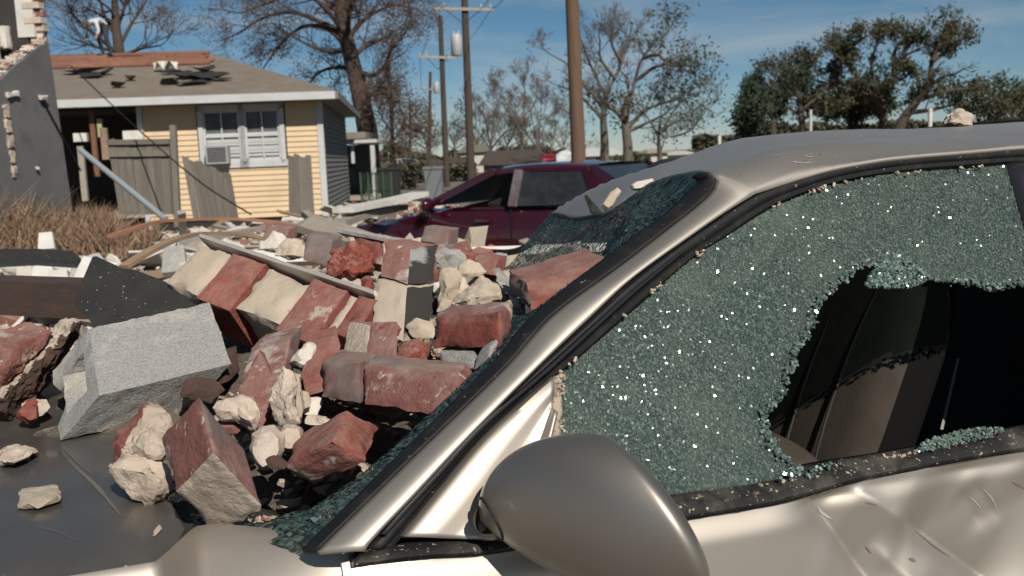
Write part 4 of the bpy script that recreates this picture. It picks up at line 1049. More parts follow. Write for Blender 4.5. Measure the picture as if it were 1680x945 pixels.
# ---- dry grass in front of the ruined wall
M_STRAW = mat('dry_grass', (.27,.18,.115), (.18,.11,.07), 3, .35, .65, rough=.95, c3=(.36,.26,.17), s3=8, lo3=.5, hi3=.7)
g = MB(); rg = random.Random(4)
for i in range(9000):
    xx = rg.uniform(-90, 262); Y = rg.uniform(9.6, 12.5); X = (xx-840)/FPX*Y
    tt = .30+.6*max(0, fbm((xx*.035, Y*.8, 0), 1, 2))+.45*sm(270,120,xx)*(.6+.6*nz3((xx*.018,0,0),1,7))
    if xx > 190: tt *= .7
    h = tt*.74*rg.uniform(.55,1.1); z0 = mound(X, Y)-.03; a = rg.uniform(0,6.28); ln = rg.gauss(0,.32)*h; ln2 = rg.gauss(0,.3)*h; w_ = rg.uniform(.005,.013)
    p0 = V((X,Y,z0)); p1 = V((X+ln*.45, Y+ln2*.4, z0+h*.6)); p2 = V((X+ln*1.2, Y+ln2*1.2, z0+h)); s = V((math.cos(a), math.sin(a), 0))*w_
    g.add([p0-s, p0+s, p1+s*.8, p1-s*.8, p2], [(0,1,2,3),(3,2,4)])
g.build('dry_grass', M_STRAW, kind='stuff', label='tall dry brown grass below the ruined grey wall', cat='grass')

# ================================================================== the ruined wall at left
M_RENDER = mat('grey_render', (.115,.115,.118), (.15,.148,.145), 1.2, .4, .7, rough=.95, bump=.3, bscale=20, c3=(.08,.08,.082), s3=2.5, lo3=.55, hi3=.75)
M_INNER = mat('shade_dark_inner_wall', (.028,.025,.022), (.045,.04,.035), 2, .3,.7, rough=.95)
def ruin():
    A0 = V((-5.02, 11.6, 0)); d = V((-.10,-1,0)).normalized()        # runs towards the camera, facing right
    n = V((1,-.10,0)).normalized(); n = V((-d.y*-1, 0, 0)) if False else d.cross(V((0,0,1))); n = n if n.x > 0 else -n
    root = empty('ruined_wall', A0, 'dark grey rendered wall with a torn brick edge at the left', 'wall')
    lean = V((-.012,0,0))
    def P(s, z, k=0): return A0+d*s+V((0,0,z))+n*k+V((-.045*z,0,0))
    def zt(x, y, k=0):    # where the sight line meets the wall plane
        dr = ray(x, y); 
        best = None
        lo, hi = 5., 14.
        for i in range(50):
            m = (lo+hi)/2; q = CAM+dr*(m/dr.y); s = (q-A0).dot(d); w0 = P(s, q.z, k)
            if (q-w0).dot(n) > 0: lo = m
            else: hi = m
        q = CAM+dr*(lo/dr.y); return (q-A0).dot(d), q.z
    top = [zt(x, y) for x, y in [(104,0),(103,58),(92,62),(80,70),(66,76),(52,88),(40,98),(26,108),(12,122),(0,134)]]
    top = [(0.0, 4.2)]+[(max(0,s), z) for s, z in top[1:]]
    s_end = top[-1][0]; top += [(s_end+.5, top[-1][1]-.4), (s_end+1.6, top[-1][1]-.5)]
    top[0] = (top[1][0]*.9, 4.2)
    # wall body: front and back faces with the torn outline
    S = [0]+[t[0] for t in top[1:]]; Z = [4.2]+[t[1] for t in top[1:]]
    pts_ = [(0,4.2),(top[1][0],4.2)]+[(s,z) for s, z in top[1:]]
    nn = len(pts_); vs = []; fs = []
    for k in (0,-.20):
        vs += [P(s, z, k) for s, z in pts_]+[P(s, -.1, k) for s, z in pts_]
    for i in range(nn-1):
        fs += [(i, nn+i, nn+i+1, i+1), (2*nn+i, 2*nn+i+1, 3*nn+i+1, 3*nn+i), (i, i+1, 2*nn+i+1, 2*nn+i)]
    fs += [(0,2*nn,3*nn,nn), (nn-1,2*nn-1,4*nn-1,3*nn-1)]
    mk('wall', vs, fs, M_RENDER, root)
    rr = random.Random(9)
    def rbox(nm, c_, h_, m_):
        k = rr.uniform(-.15,.15); ax = (d*math.cos(k)+V((0,0,1))*math.sin(k), n, V((0,0,1))*math.cos(k)-d*math.sin(k))
        F_ = c_-ax[0]*h_[0]-ax[1]*h_[1]-ax[2]*h_[2]
        chunk(nm, F_, F_+ax[0]*2*h_[0], F_+ax[1]*2*h_[1], F_+ax[2]*2*h_[2], [m_], parent=root, n=4, chip=.03, amp=.012, freq=12, seed=rr.randrange(999))
    # torn edge: bricks and mortar lumps along the break
    L = pts_[2:]
    for a, b in zip(L, L[1:]):
        for q in range(3):
            f = (q+.5)/3; s = lerp(a[0], b[0], f); z = lerp(a[1], b[1], f)
            rbox('brick', P(s, z+.012+rr.uniform(-.02,.02), -.09), (.05+rr.uniform(0,.025), .085, .035), rr.choice([M_MORT, M_PLAST, M_SAND, M_BRICKP]))
    for q in range(9):     # toothed end of the standing part
        MB().box(P(top[1][0]+.02+(q % 2)*.04, top[1][1]+.04+q*.082, -.09), (.055,.10,.034), (d, n, V((0,0,1)))).build('brick', rr.choice([M_BRICK, M_BRICKP, M_MORT]), root)
    # window jamb and white blocks behind the break
    s1, z1 = zt(73, 50); MB().box(P(s1, z1+.55, -.16), (.045,.10,.62), (d, n, V((0,0,1)))).build('window_jamb', M_WHITE, root)
    for x, y, h in ((26,62,.14),(42,50,.12),(8,78,.16)):
        s1, z1 = zt(x, y, -.3); rbox('block', P(s1, z1, -.42), (.07,.06,h), M_PLAST)
    # inner cross wall behind, its shade put into the dark colour
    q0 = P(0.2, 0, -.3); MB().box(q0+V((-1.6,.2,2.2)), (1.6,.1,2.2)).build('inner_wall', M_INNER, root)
    # pale scar strip, bracket and drain bits on the render
    s1, z1 = zt(8, 170); s2, z2 = zt(24, 295)
    
    for q in range(5): rbox('plaster_scar', P(lerp(s1,s2,(q+.5)/5),lerp(z1,z2,(q+.5)/5),.012), (.045+.02*rr.random(),.018,abs(z1-z2)/10*1.05), M_MORT)
    s1, z1 = zt(18, 155); rbox('plaster_scar', P(s1,z1,.02), (.12,.03,.035), M_PLAST)
    s1, z1 = zt(66, 160); rbox('bracket', P(s1,z1,.03), (.08,.04,.035), M_PLAST)
    s1, z1 = zt(58, 277); rbox('bracket', P(s1,z1,.03), (.03,.03,.03), M_WHITE)
    s1, z1 = zt(70, 168); s2, z2 = zt(130, 280)
    MB().tube([P(s1,z1,.02), P(s2,z2,.02)], .012, 5).build('thin_dark_line', M_BLACK, root)  # thin black tube slanting down the wall face
ruin()

# ================================================================== yellow house
M_YEL = mat('yellow_siding', (.66,.495,.315), (.60,.45,.285), 1.5, .35, .7, rough=.75, c3=(.50,.37,.24), s3=1.1, lo3=.55, hi3=.8)
M_TRIM = mat('grey_white_trim', (.52,.53,.53), (.44,.45,.45), 3, .35, .7, rough=.7)
M_SHADEWALL = mat('shade_grey_siding', (.17,.165,.16), rough=.85)  # house side wall with shade put into the colour; also the shed's plain wall
M_SHIN = mat('grey_brown_shingles', (.20,.165,.125), (.15,.125,.098), 3.5, .35, .65, rough=.97, c3=(.20,.175,.145), s3=.8, lo3=.45, hi3=.65, bump=.5, bscale=6, bdist=.03, stretch=(1,1,3))
M_DECK = mat('red_brown_deck', (.26,.115,.068), (.19,.085,.052), 3, .35, .65, rough=.9, rnd=.18)
M_PANE = mat('window_pane', (.10,.11,.115), (.16,.17,.175), 2, .4,.6, rough=.12, spec=.8)
M_BLIND = mat('white_blind', (.50,.51,.50), rough=.6)
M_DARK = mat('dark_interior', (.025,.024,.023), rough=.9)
H0 = V((pt(531,270,22).x, 22, 0)); HX = V((-.995,-.10,0)); HY = V((-.10,.995,0)); HZ = V((0,0,1))
def HP(x, y, z): return H0+HX*x+HY*y+HZ*z
def hpx(x, y, off=0):     # photo pixel to (along wall, height) on the front wall
    d = ray(x, y); n = HY; t = (H0+HY*off-CAM).dot(n)/d.dot(n); q = CAM+d*t; return (q-H0).dot(HX), q.z
HOUSE = empty('yellow_house', HP(4.5,4.5,0), 'yellow clapboard house with grey trim and a torn shingle roof', 'house')
EZ = 2.78; W0 = 10.5; D0 = 9.; OV = .55
def hbox(mb, x0, x1, y0, y1, z0, z1, mi=0): return mb.box(HP((x0+x1)/2,(y0+y1)/2,(z0+z1)/2), (abs(x1-x0)/2,abs(y1-y0)/2,abs(z1-z0)/2), (HX,HY,HZ), mi)
xl_open = hpx(236, 230)[0]
# siding: lapped boards, each a wedge
wx = [hpx(334,220)[0], hpx(395,220)[0], hpx(402,220)[0], hpx(460,220)[0]]; wz0 = hpx(400,264)[1]; wz1 = hpx(400,180)[1]
def siding(nm, xa, xb, z0, z1, m, side=False):
    b = MB(); p = .115; z = z0
    while z < z1:
        zz = min(z+p, z1); t0, t1 = .030, .004
        if not side: vs = [HP(xa,-t0,z),HP(xb,-t0,z),HP(xb,-t1,zz),HP(xa,-t1,zz),HP(xa,.02,z),HP(xb,.02,z)]
        else: vs = [HP(-t0,xa,z),HP(-t0,xb,z),HP(-t1,xb,zz),HP(-t1,xa,zz),HP(.02,xa,z),HP(.02,xb,z)]
        b.add(vs, [(0,1,2,3),(0,4,5,1)]); z += p
    return b.build(nm, m, HOUSE)
fr = .13
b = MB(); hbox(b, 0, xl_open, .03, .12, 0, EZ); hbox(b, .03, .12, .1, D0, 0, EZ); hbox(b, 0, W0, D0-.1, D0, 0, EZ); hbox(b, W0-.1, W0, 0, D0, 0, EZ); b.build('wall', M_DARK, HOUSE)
siding('siding', .07, wx[3]-fr, .25, EZ, M_YEL); siding('siding', wx[0]+fr, xl_open, .25, EZ, M_YEL); siding('siding', wx[3]-fr, wx[0]+fr, .25, wz0-.14, M_YEL); siding('siding', wx[3]-fr, wx[0]+fr, wz1+.12, EZ, M_YEL)
siding('siding', .08, D0, .25, EZ, M_SHADEWALL, True)
b = MB(); hbox(b, -.045, .085, -.045, .085, 0, EZ); b.build('corner_board', M_TRIM, HOUSE)
b = MB(); hbox(b, xl_open-.01, xl_open+.10, -.045, .05, 0, EZ); b.build('corner_board', M_TRIM, HOUSE)
# two sash windows
for k, (xa, xb) in enumerate(((wx[1], wx[0]), (wx[3], wx[2]))):
    wn = MB(); 
    for (p, q, r_, s) in ((xa-.10,xa,wz0-.06,wz1+.08),(xb,xb+.10,wz0-.06,wz1+.08),(xa-.10,xb+.10,wz1,wz1+.12),(xa-.14,xb+.14,wz0-.14,wz0)): hbox(wn, p, q, -.07, .0, r_, s)
    wn_o = wn.build('window', M_TRIM, HOUSE)
    zm = (wz0+wz1)/2; s = MB(); hbox(s, xa, xb, -.035, .0, zm-.03, zm+.03); hbox(s, (xa+xb)/2-.015, (xa+xb)/2+.015, -.03, .0, wz0, wz1)
    hbox(s, xa, xa+.05, -.03, .0, wz0, wz1); hbox(s, xb-.05, xb, -.03, .0, wz0, wz1); hbox(s, xa, xb, -.03, .0, wz0, wz0+.06); hbox(s, xa, xb, -.03, .0, wz1-.05, wz1); s.build('sash', M_TRIM, wn_o)
    for z0, z1 in ((wz0, zm), (zm, wz1)): q = MB(); hbox(q, xa, xb, .012, .02, z0, z1); q.build('pane', M_PANE, wn_o)
    bl = MB()
    for i in range(9):
        z = wz0+.1+i*.055+(.02 if i % 3 else 0); hbox(bl, xa+.04, xb-(.06 if k == 0 else .04), .004, .008, z, z+.045)
    bl.build('blind', M_BLIND, wn_o)
a = MB(); x0, z0 = hpx(380,268); x1, z1 = hpx(337,240); hbox(a, x0, x1-.06, -.38, -.06, z0, z1); ac = a.build('air_conditioner', mat('ac_grey', (.30,.31,.31), rough=.6), HOUSE)
a = MB()
for i in range(7): hbox(a, x0+.04, x1-.10, -.395, -.383, z0+.05+i*.045, z0+.07+i*.045)
a.build('grille', M_DARK, ac)
# damaged left bay: dark recess with odds and ends
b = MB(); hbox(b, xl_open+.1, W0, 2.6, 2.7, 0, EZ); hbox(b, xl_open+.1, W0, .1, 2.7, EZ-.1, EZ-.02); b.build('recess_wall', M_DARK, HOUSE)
b = MB(); hbox(b, xl_open+.10, W0, .1, 2.6, .35, .45); b.build('recess_floor', M_WOODW, HOUSE)
for (x, y0, y1, w_, m, nm) in ((150,182,290,.10,M_DECK,'broken_post'),(163,195,225,.09,mat('pale_green_board',(.35,.36,.18),rough=.8),'board'),(170,210,262,.14,mat('split_timber',(.33,.22,.16),(.2,.13,.1),6,.3,.7),'split_timber'),(132,240,330,.12,M_WOODW,'broken_post')):
    xa, za = hpx(x, y0, -.2); xb, zb = hpx(x, y1, -.2); q = MB(); hbox(q, xa-w_/2, xa+w_/2, -.25, -.15, zb, za); q.build(nm, m, HOUSE)
for (x0_, x1_, y0, y1) in ((122,145,219,232),(203,237,215,230)):
    xa, za = hpx(x0_, y0, -.1); xb, zb = hpx(x1_, y1, -.1); q = MB(); hbox(q, xb, xa, -.2, -.05, zb, za); q.build('white_panel', M_WHITE, HOUSE)
# roof
RZ = 4.30; ry = 4.5; rx0 = 3.1
e = EZ+.12
rv = [HP(-.36,-OV,e),HP(W0+OV,-OV,e),HP(W0+OV,D0+OV,e),HP(-.36,D0+OV,e),HP(rx0,ry,RZ),HP(W0-.5,ry,RZ)]
rv += [p-HZ*.08 for p in rv]
roofo = mk('roof', rv, [(0,4,5,1),(0,3,4),(3,2,5,4),(1,5,2),(6,7,11,10),(6,10,9),(0,1,7,6),(0,6,9,3),(3,9,8,2),(1,2,8,7),(9,10,11,8),(7,8,11)], M_SHIN, HOUSE)
b = MB(); hbox(b, -.38, W0+OV, -OV-.10, -OV-.005, e-.19, e-.03); b.build('gutter', M_TRIM, HOUSE)
b = MB(); hbox(b, -.45, -.365, -OV-.09, D0+OV, e-.19, e-.03); b.build('gutter', M_SHADEWALL, HOUSE)  # side gutter takes the wall's painted-in shade colour too
b = MB(); hbox(b, -.36, W0+OV, -OV, .0, e-.17, e-.12); hbox(b, -.36, .0, -OV, D0, e-.175, e-.125); b.build('soffit', mat('grey_soffit', (.24,.24,.235), rough=.8), HOUSE)
# exposed red boards along the ridge
nrmR = (rv[1]-rv[0]).cross(rv[4]-rv[0]).normalized(); nrmR = nrmR if nrmR.z > 0 else -nrmR
def onroof(x, t, k=0): return HP(x, lerp(-OV, ry, t), lerp(e, RZ, t))+nrmR*k
rr = random.Random(2)
for row in range(6):
    x = rx0-.5+row*.12+rr.uniform(-.2,.2)
    while x < W0-.6:
        L = rr.uniform(.5,1.5); t0 = .66+row*.057
        q = [onroof(x,t0,.02), onroof(x+L,t0,.02), onroof(x+L,t0+.05,.03), onroof(x,t0+.05,.03)]
        if rr.random() < .93: mk('deck_board', q+[p+nrmR*.03 for p in q], [(0,3,2,1),(4,5,6,7),(0,1,5,4),(1,2,6,5),(2,3,7,6),(3,0,4,7)], M_DECK, roofo)
        x += L+.02
def rpx(x, y):
    d = ray(x, y); t = (rv[0]-CAM).dot(nrmR)/d.dot(nrmR); return CAM+d*t
for i, (x, y, s) in enumerate([(300,130,.5),(325,128,.6),(345,132,.5),(315,140,.45),(290,122,.4),(335,120,.45),(360,133,.35),(135,122,.6),(150,128,.4),(215,133,.25),(195,145,.3),(275,140,.3),(170,124,.25)]):
    c = rpx(x, y); k = 6; ring = []
    tx = HX; ty = nrmR.cross(HX).normalized()
    for q in range(k):
        a_ = q*6.283/k; r_ = s*rr.uniform(.5,1.1); ring.append(c+tx*(r_*math.cos(a_))+ty*(r_*.5*math.sin(a_))+nrmR*(.03+rr.uniform(0,.16)))
    mk('torn_shingle', [c+nrmR*.06]+ring+[c+nrmR*.01], [(0,q+1,(q+1) % k+1) for q in range(k)]+[(k+1,(q+1) % k+1,q+1) for q in range(k)], M_TAR, roofo)
c = rpx(272,118); mk('white_cloth', [c+HX*(.25*math.cos(a_)*(1+.3*math.sin(3*a_)))+nrmR*(.04+.22*abs(math.sin(2*a_)))+HY*.2*math.sin(a_) for a_ in [i*.5236 for i in range(12)]]+[c+nrmR*.25], [(i,(i+1) % 12,12) for i in range(12)], M_WHITE, roofo)
# side porch further back
PORCH = empty('grey_porch', (pt(590,300,33).x, 33, 0), 'dark porch with white posts behind the house corner', 'porch')
def pbox(nm, x0, x1, y0, y1, Y0, Y1, m):
    ym = (y0+y1)/2; A_ = V((pt(x0,ym,Y0).x, 0, pt(x0,y1,Y0).z)); B_ = V((pt(x1,ym,Y0).x, 0, pt(x1,y0,Y0).z)); MB().box(((A_.x+B_.x)/2, (Y0+Y1)/2, (A_.z+B_.z)/2), ((B_.x-A_.x)/2, (Y1-Y0)/2, (B_.z-A_.z)/2)).build(nm, m, PORCH)
pbox('porch_roof', 555, 618, 228, 236, 32, 35, M_TRIM); pbox('back_wall', 552, 606, 237, 340, 34.6, 34.9, mat('dark_siding', (.06,.062,.068), rough=.8)); pbox('post', 610, 617, 237, 345, 32.1, 32.25, M_TRIM); pbox('post', 576, 581, 238, 268, 32.3, 32.4, M_TRIM)
pbox('door', 563, 582, 275, 308, 34.5, 34.59, mat('brown_door', (.10,.075,.06), rough=.7)); pbox('porch_floor', 556, 618, 322, 330, 32, 34.5, M_WOODW); pbox('roof_slope', 553, 600, 216, 229, 33, 36, M_SHIN)

# ---- fences
M_FENCE = mat('grey_fence_wood', (.185,.165,.14), (.13,.118,.10), 3, .3, .7, rough=.95, stretch=(9,9,1), bump=.3, bscale=10, rnd=.15)
FY = 17.5
def fence(label, quad, nboards, rails=(), Y=FY, post=None, name='plank_fence', thick=.025):
    """boards side by side in the picture quad (top-left, top-right, bottom-right, bottom-left)"""
    TL, TR, BR_, BL = [pt(*q, Y) for q in quad]; root = empty(name, (BL+BR_)/2, label, 'fence'); rr = random.Random(len(label))
    for i in range(nboards):
        a, b2 = (i+.03)/nboards, (i+.97)/nboards; dz = rr.uniform(-.03,.03); dy = V((0,rr.uniform(-.012,.012),0))
        q = [TL.lerp(TR,a)+V((0,0,dz)), TL.lerp(TR,b2)+V((0,0,dz+rr.uniform(-.02,.02))), BL.lerp(BR_,b2), BL.lerp(BR_,a)]; q = [p+dy for p in q]
        mk('board', q+[p+V((0,thick,0)) for p in q], [(0,3,2,1),(4,5,6,7),(0,1,5,4),(1,2,6,5),(2,3,7,6),(3,0,4,7)], M_FENCE, root)
    for (t0, t1) in rails:
        q = [TL.lerp(BL,t0), TR.lerp(BR_,t0), TR.lerp(BR_,t1), TL.lerp(BL,t1)]; q = [p+V((0,-.05,0)) for p in q]
        mk('rail', q+[p+V((0,.05,0)) for p in q], [(0,3,2,1),(4,5,6,7),(0,1,5,4),(1,2,6,5),(2,3,7,6),(3,0,4,7)], M_FENCE, root)
    return root
fence('grey plank fence panel with top rails left of the leaning gate', [(176,232),(286,230),(292,352),(196,352)], 9, ((-.02,.05),(.13,.21)))
MB().bar(pt(284,205,17.3), pt(292,372,17.3), .10, .10, (1,0,0)).build('fence_post', M_FENCE, smooth=30, label='tall grey post at the right end of the plank fence', cat='post')
fence('leaning grey gate panel in front of the yellow house', [(298,258),(378,284),(392,362),(318,362)], 7, (), 17.0, name='garden_gate')
fence('weathered board fence remnant at the house corner', [(472,252),(510,256),(516,352),(474,352)], 4, (), 19.5)
MB().tube([pt(132,246,14.5), pt(272,360,13.2)], .042, 10).build('metal_pipe', mat('pale_blue_pipe', (.36,.41,.43), rough=.45, metal=.3), smooth=60, label='pale blue metal pipe leaning across the fence', cat='pipe')
MB().tube(resample([tuple(pt(116,108,20)), tuple(pt(230,215,17)), tuple(pt(330,300,15)), tuple(pt(412,352,13.5))], 24), .012, 5).build('fallen_wire', M_BLACK, smooth=60, label='thin black wire hanging from the house roof to the ground', cat='wire')

# ---- roofer bending over on the ridge
def person():
    base = onroof(0, .80, .04); foot = pt(163,92,0) if False else None
    d = ray(174, 94); t = (rv[0]-CAM).dot(nrmR)/d.dot(nrmR); c = CAM+d*t+nrmR*.05
    X = V((1,0,0)); Y = V((0,1,0)); Z = V((0,0,1))
    J = {  # joint: (right, ahead, up), radius
     'pelvis': ((-.02,.04,.80),.135), 'lhip': ((-.12,.02,.76),.105), 'rhip': ((.09,.02,.76),.105), 'lknee': ((-.17,-.05,.45),.068), 'rknee': ((.17,-.06,.46),.068),
     'lank': ((-.15,.04,.06),.045), 'rank': ((.22,.04,.06),.045), 'ltoe': ((-.15,-.12,.0),.035), 'rtoe': ((.23,-.12,.0),.035),
     'spine': ((-.02,-.12,.90),.14), 'chest': ((0,-.32,.88),.155), 'neck': ((.02,-.47,.80),.06), 'head': ((.03,-.56,.72),.095), 'crown': ((.03,-.62,.64),.075),
     'lsh': ((-.19,-.34,.84),.06), 'rsh': ((.21,-.34,.84),.06), 'lel': ((-.24,-.36,.57),.045), 'rel': ((.30,-.34,.59),.045), 'lha': ((-.16,-.42,.36),.035), 'rha': ((.26,-.44,.36),.035)}
    ed = [('pelvis','lhip'),('pelvis','rhip'),('lhip','lknee'),('rhip','rknee'),('lknee','lank'),('rknee','rank'),('lank','ltoe'),('rank','rtoe'),('pelvis','spine'),('spine','chest'),('chest','neck'),('neck','head'),('head','crown'),('chest','lsh'),('chest','rsh'),('lsh','lel'),('rsh','rel'),('lel','lha'),('rel','rha')]
    nm = list(J); me = bpy.data.meshes.new('person'); me.from_pydata([V(J[k][0]) for k in nm], [(nm.index(a), nm.index(b)) for a, b in ed], [])
    o = bpy.data.objects.new('person', me); COL.objects.link(o)
    o.modifiers.new('skin', 'SKIN'); o.modifiers.new('sub', 'SUBSURF').levels = 2
    for i, k in enumerate(nm): me.skin_vertices[0].data[i].radius = (J[k][1], J[k][1]); me.skin_vertices[0].data[i].use_root = (k == 'pelvis')
    dg = bpy.context.evaluated_depsgraph_get(); m2 = bpy.data.meshes.new_from_object(o.evaluated_get(dg)); bpy.data.objects.remove(o)
    for m in (mat('pale_grey_shirt', (.55,.57,.60), (.48,.50,.53), 5, .3,.7, rough=.9), mat('dark_trousers', (.035,.036,.042), rough=.9), mat('skin', (.32,.19,.13), rough=.6), mat('dark_cap', (.05,.045,.04), rough=.9)): m2.materials.append(m)
    for p in m2.polygons:
        q = p.center; p.use_smooth = True
        k = 0
        if q.z < .82 and q.y > -.16 and abs(q.x) < .4 and not (q.y < -.30): k = 1
        if q.y < -.28 and q.z < .52: k = 2
        if q.y < -.47 and abs(q.x-.03) < .13: k = 2 if q.z < .66 else 3
        p.material_index = k
    o = bpy.data.objects.new('person', m2); COL.objects.link(o); o.location = c; o.rotation_euler = (0,0,R(-35)); o.scale = (.93,.93,.93)
    tag(o, 'person in pale shirt and dark trousers bending over on the house roof', 'person')
person()
# ================================================================== parked cars
M_MAROON = mat('maroon_paint', (.050,.004,.012), (.042,.004,.010), 2, .3,.7, rough=.20, metal=.25, coat=1.0, coatr=.04)
M_MUD = mat('muddy_maroon', (.050,.004,.012), (.20,.15,.11), 5, .42, .62, rough=.5, metal=.1, coat=.2, coatr=.3)
M_NAVY = mat('dark_blue_paint', (.012,.014,.022), rough=.2, metal=.3, coat=.8)
M_WHITEC = mat('white_car_paint', (.62,.63,.64), rough=.3, coat=.6)
M_GREYC = mat('grey_car_paint', (.20,.21,.22), rough=.3, metal=.5, coat=.6)
M_LAMP = mat('lamp_lens', (.55,.5,.48), rough=.1, coat=1)
M_SIDEG = mat('car_window_glass', (.018,.021,.023), (.035,.04,.042), 6, .4, .7, rough=.10, spec=.35)
M_GREENG = mat('green_shattered_screen', (.05,.10,.075), (.12,.18,.15), 14, .4, .65, rough=.4, bump=.5, bscale=60)
def parked(name, label, c, fwd, paint, L=4.6, Wd=1.76, Hh=1.40, crush=0, mud=False, zoff=0, open_front=False, screen=None, cat='car'):
    """saloon: c is the middle of the car on the ground"""
    fwd = V(fwd).normalized(); sd = V((0,0,1)).cross(fwd); root = empty(name, V(c), label, cat); c = V(c)
    k = L/4.6; hw = Wd/2
    def P(x, y, z): return c+fwd*(x*k)+sd*(y*hw)+V((0,0,z*Hh/1.40))
    # lower body: stations from nose to tail
    ST = [(2.30,.60,.74),(2.22,.70,.86),(1.95,.80,.95),(1.5,.87,.99),(1.0,.92,1.0),(.75,.945,1.0),(0,.955,1.0),(-.8,.965,1.0),(-1.4,.975,1.0),(-1.7,.965,.985),(-2.1,.93,.95),(-2.27,.80,.88),(-2.30,.55,.80)]
    ST = [(x, z, w_) for x, z, w_ in ST]; F2 = resample([(x, z, w_) for x, z, w_ in ST], 46); rows = []
    for s in F2:
        x, zt, wt = s.x, s.y, s.z; row = []
        dz = 0
        if crush and x > .6: dz = -crush*sm(.6,1.3,x)*(.6+.8*fbm((x*1.3,0,0),1.4,3))
        for (yy, zz) in ((1,.22),(1.005,.35),(1.02,.55),(1.0,.72),(.985,.86),(.93,.96),(.80,1.0),(.45,1.015),(0,1.02),(-.45,1.015),(-.80,1.0),(-.93,.96),(-.985,.86),(-1,.72),(-1.02,.55),(-1.005,.35),(-1,.22)):
            z = .22+(zt-.22)*(zz-.22)/.8
            # wheel arches
            for xa in (1.38, -1.35):
                dx = (x-xa)/.36
                if abs(dx) < 1 and abs(yy) > .9: z = max(z, .30+.36*math.sqrt(1-dx*dx))
            zz2 = z+dz*(zz/1.0)*(1 if zz > .5 else .2)
            q = P(x, yy*wt, zz2)
            if crush and x > .3: q = q+(V((0,0,1))+sd*.6*yy)*(.06*fbm(q, 5.5, 6, 3)+.03*abs(nz3(q, 8, 3)))*sm(.3,.9,x)
            elif crush: q = q+sd*(.02*fbm(q, 3.5, 6, 3))*(1 if zz < .95 else .3)
            row.append(q)
        rows.append(row)
    b = MB().grid(rows)
    if mud:
        for i, f in enumerate(b.f):
            zc = sum((b.v[q].z-c.z) for q in f)/4; b.mi[i] = 1 if zc < .50 else 0
        body = b.build('body', [paint, M_MUD], root, smooth=40)
    else: body = b.build('body', paint, root, smooth=40)
    # greenhouse frame: belt ring and roof ring
    belt = [(.98,.93),(.55,.97),(-.2,.965),(-.95,.965),(-1.75,.92)]; 
    zb = .945; zr = 1.345
    rf = [(.10,.73),(-.25,.77),(-.62,.76),(-1.05,.72)]
    R_ = resample([(.12,.70,1.365),(-.15,.70,1.395),(-.6,.70,1.40),(-1.05,.70,1.375)], 12); rows = []
    for s in R_: rows.append([P(s.x, yy*1.0, s.z-dzz) for yy, dzz in ((.80,.075),(.755,.02),(.6,.0),(.3,-.012),(0,-.015),(-.3,-.012),(-.6,0),(-.755,.02),(-.80,.075))])
    MB().grid(rows).build('roof', paint, root, smooth=50)
    def pane(nm, q, m, inset=.0):
        q = [P(*p) for p in q]; return mk(nm, q, [tuple(range(len(q)))], m, root)
    for s in (1, -1):
        fg = [(.80,s*.965,.955),(-.17,s*.975,.955),(-.17,s*.80,1.325),(.06,s*.795,1.315)]
        if not (open_front and s == 1): pane('front_door_glass', fg, M_SIDEG)
        else: pane('front_door_glass', [(.35,s*.55,.95),(-.10,s*.62,.95),(-.10,s*.60,1.30),(.06,s*.60,1.29)], M_DARK)
        pane('rear_door_glass', [(-.25,s*.975,.955),(-1.15,s*.965,.965),(-.98,s*.80,1.305),(-.25,s*.80,1.325)], M_SIDEG)
        # pillars
        for a_, b_, w_ in (((.98,.955,.935),(.10,.79,1.34),.075),((-.21,.985,.95),(-.21,.80,1.34),.085),((-1.20,.965,.96),(-1.0,.79,1.33),.07),((-1.7,.93,.965),(-1.07,.775,1.335),.10)):
            MB().bar(P(a_[0],s*a_[1],a_[2]), P(b_[0],s*b_[1],b_[2]), w_, .035, sd).build('window_pillar', M_PILLG if mud and a_[0] == -.21 else paint, root)
        pane('rear_quarter_panel', [(-1.18,s*.962,.96),(-1.75,s*.925,.975),(-1.06,s*.78,1.335)], paint)
        m = MB(); mc = P(.80, s*1.10, .99)
        rows = [[mc+fwd*(.06*math.cos(a_)*math.cos(t_)+.03*math.sin(t_)*0)+sd*(s*.10*math.sin(t_))+V((0,0,.07*math.sin(a_)*math.cos(t_))) for a_ in [i*math.pi/5 for i in range(11)]] for t_ in [-1.45,-1.1,-.6,0,.6,1.1,1.45]]
        m.grid(rows).build('door_mirror', paint, root, smooth=70)
        for x in (.88,-.20,-1.15):
            MB().tube([P(x, s*1.003, .30), P(x, s*1.022, .55), P(x, s*.998, .80), P(x, s*.99, .92)], .006, 4).build('door_gap', M_BLACK, root)
        for x in (.05,-.95): MB().bar(P(x,s*1.03,.80), P(x+.18,s*1.03,.80), .03, .03).build('door_handle', paint, root)
        mk('headlight', [P(2.26,s*.80,.62),P(2.05,s*.965,.66),P(2.02,s*.95,.76),P(2.22,s*.78,.72)], [(0,1,2,3)], M_LAMP, root)
        for x in (1.38,-1.35):
            wc = P(x, s*.93, .31); pr = [(.18,-.09),(.28,-.10),(.305,-.07),(.31,0),(.305,.07),(.28,.10),(.18,.09)]
            rows = [[wc+fwd*(r_*math.cos(a_))+V((0,0,r_*math.sin(a_)))+sd*w2 for r_, w2 in pr] for a_ in [q*math.pi/10 for q in range(21)]]
            wo = MB().grid(rows).build('wheel', M_TYRE, root, smooth=40)
            rows = [[wc+fwd*(r_*math.cos(a_))+V((0,0,r_*math.sin(a_)))+sd*(s*w2) for r_, w2 in ((.19,.08),(.16,.06),(.05,.05),(0,.06))] for a_ in [q*math.pi/8 for q in range(17)]]
            MB().grid(rows).build('rim', M_RIM, wo, smooth=40)
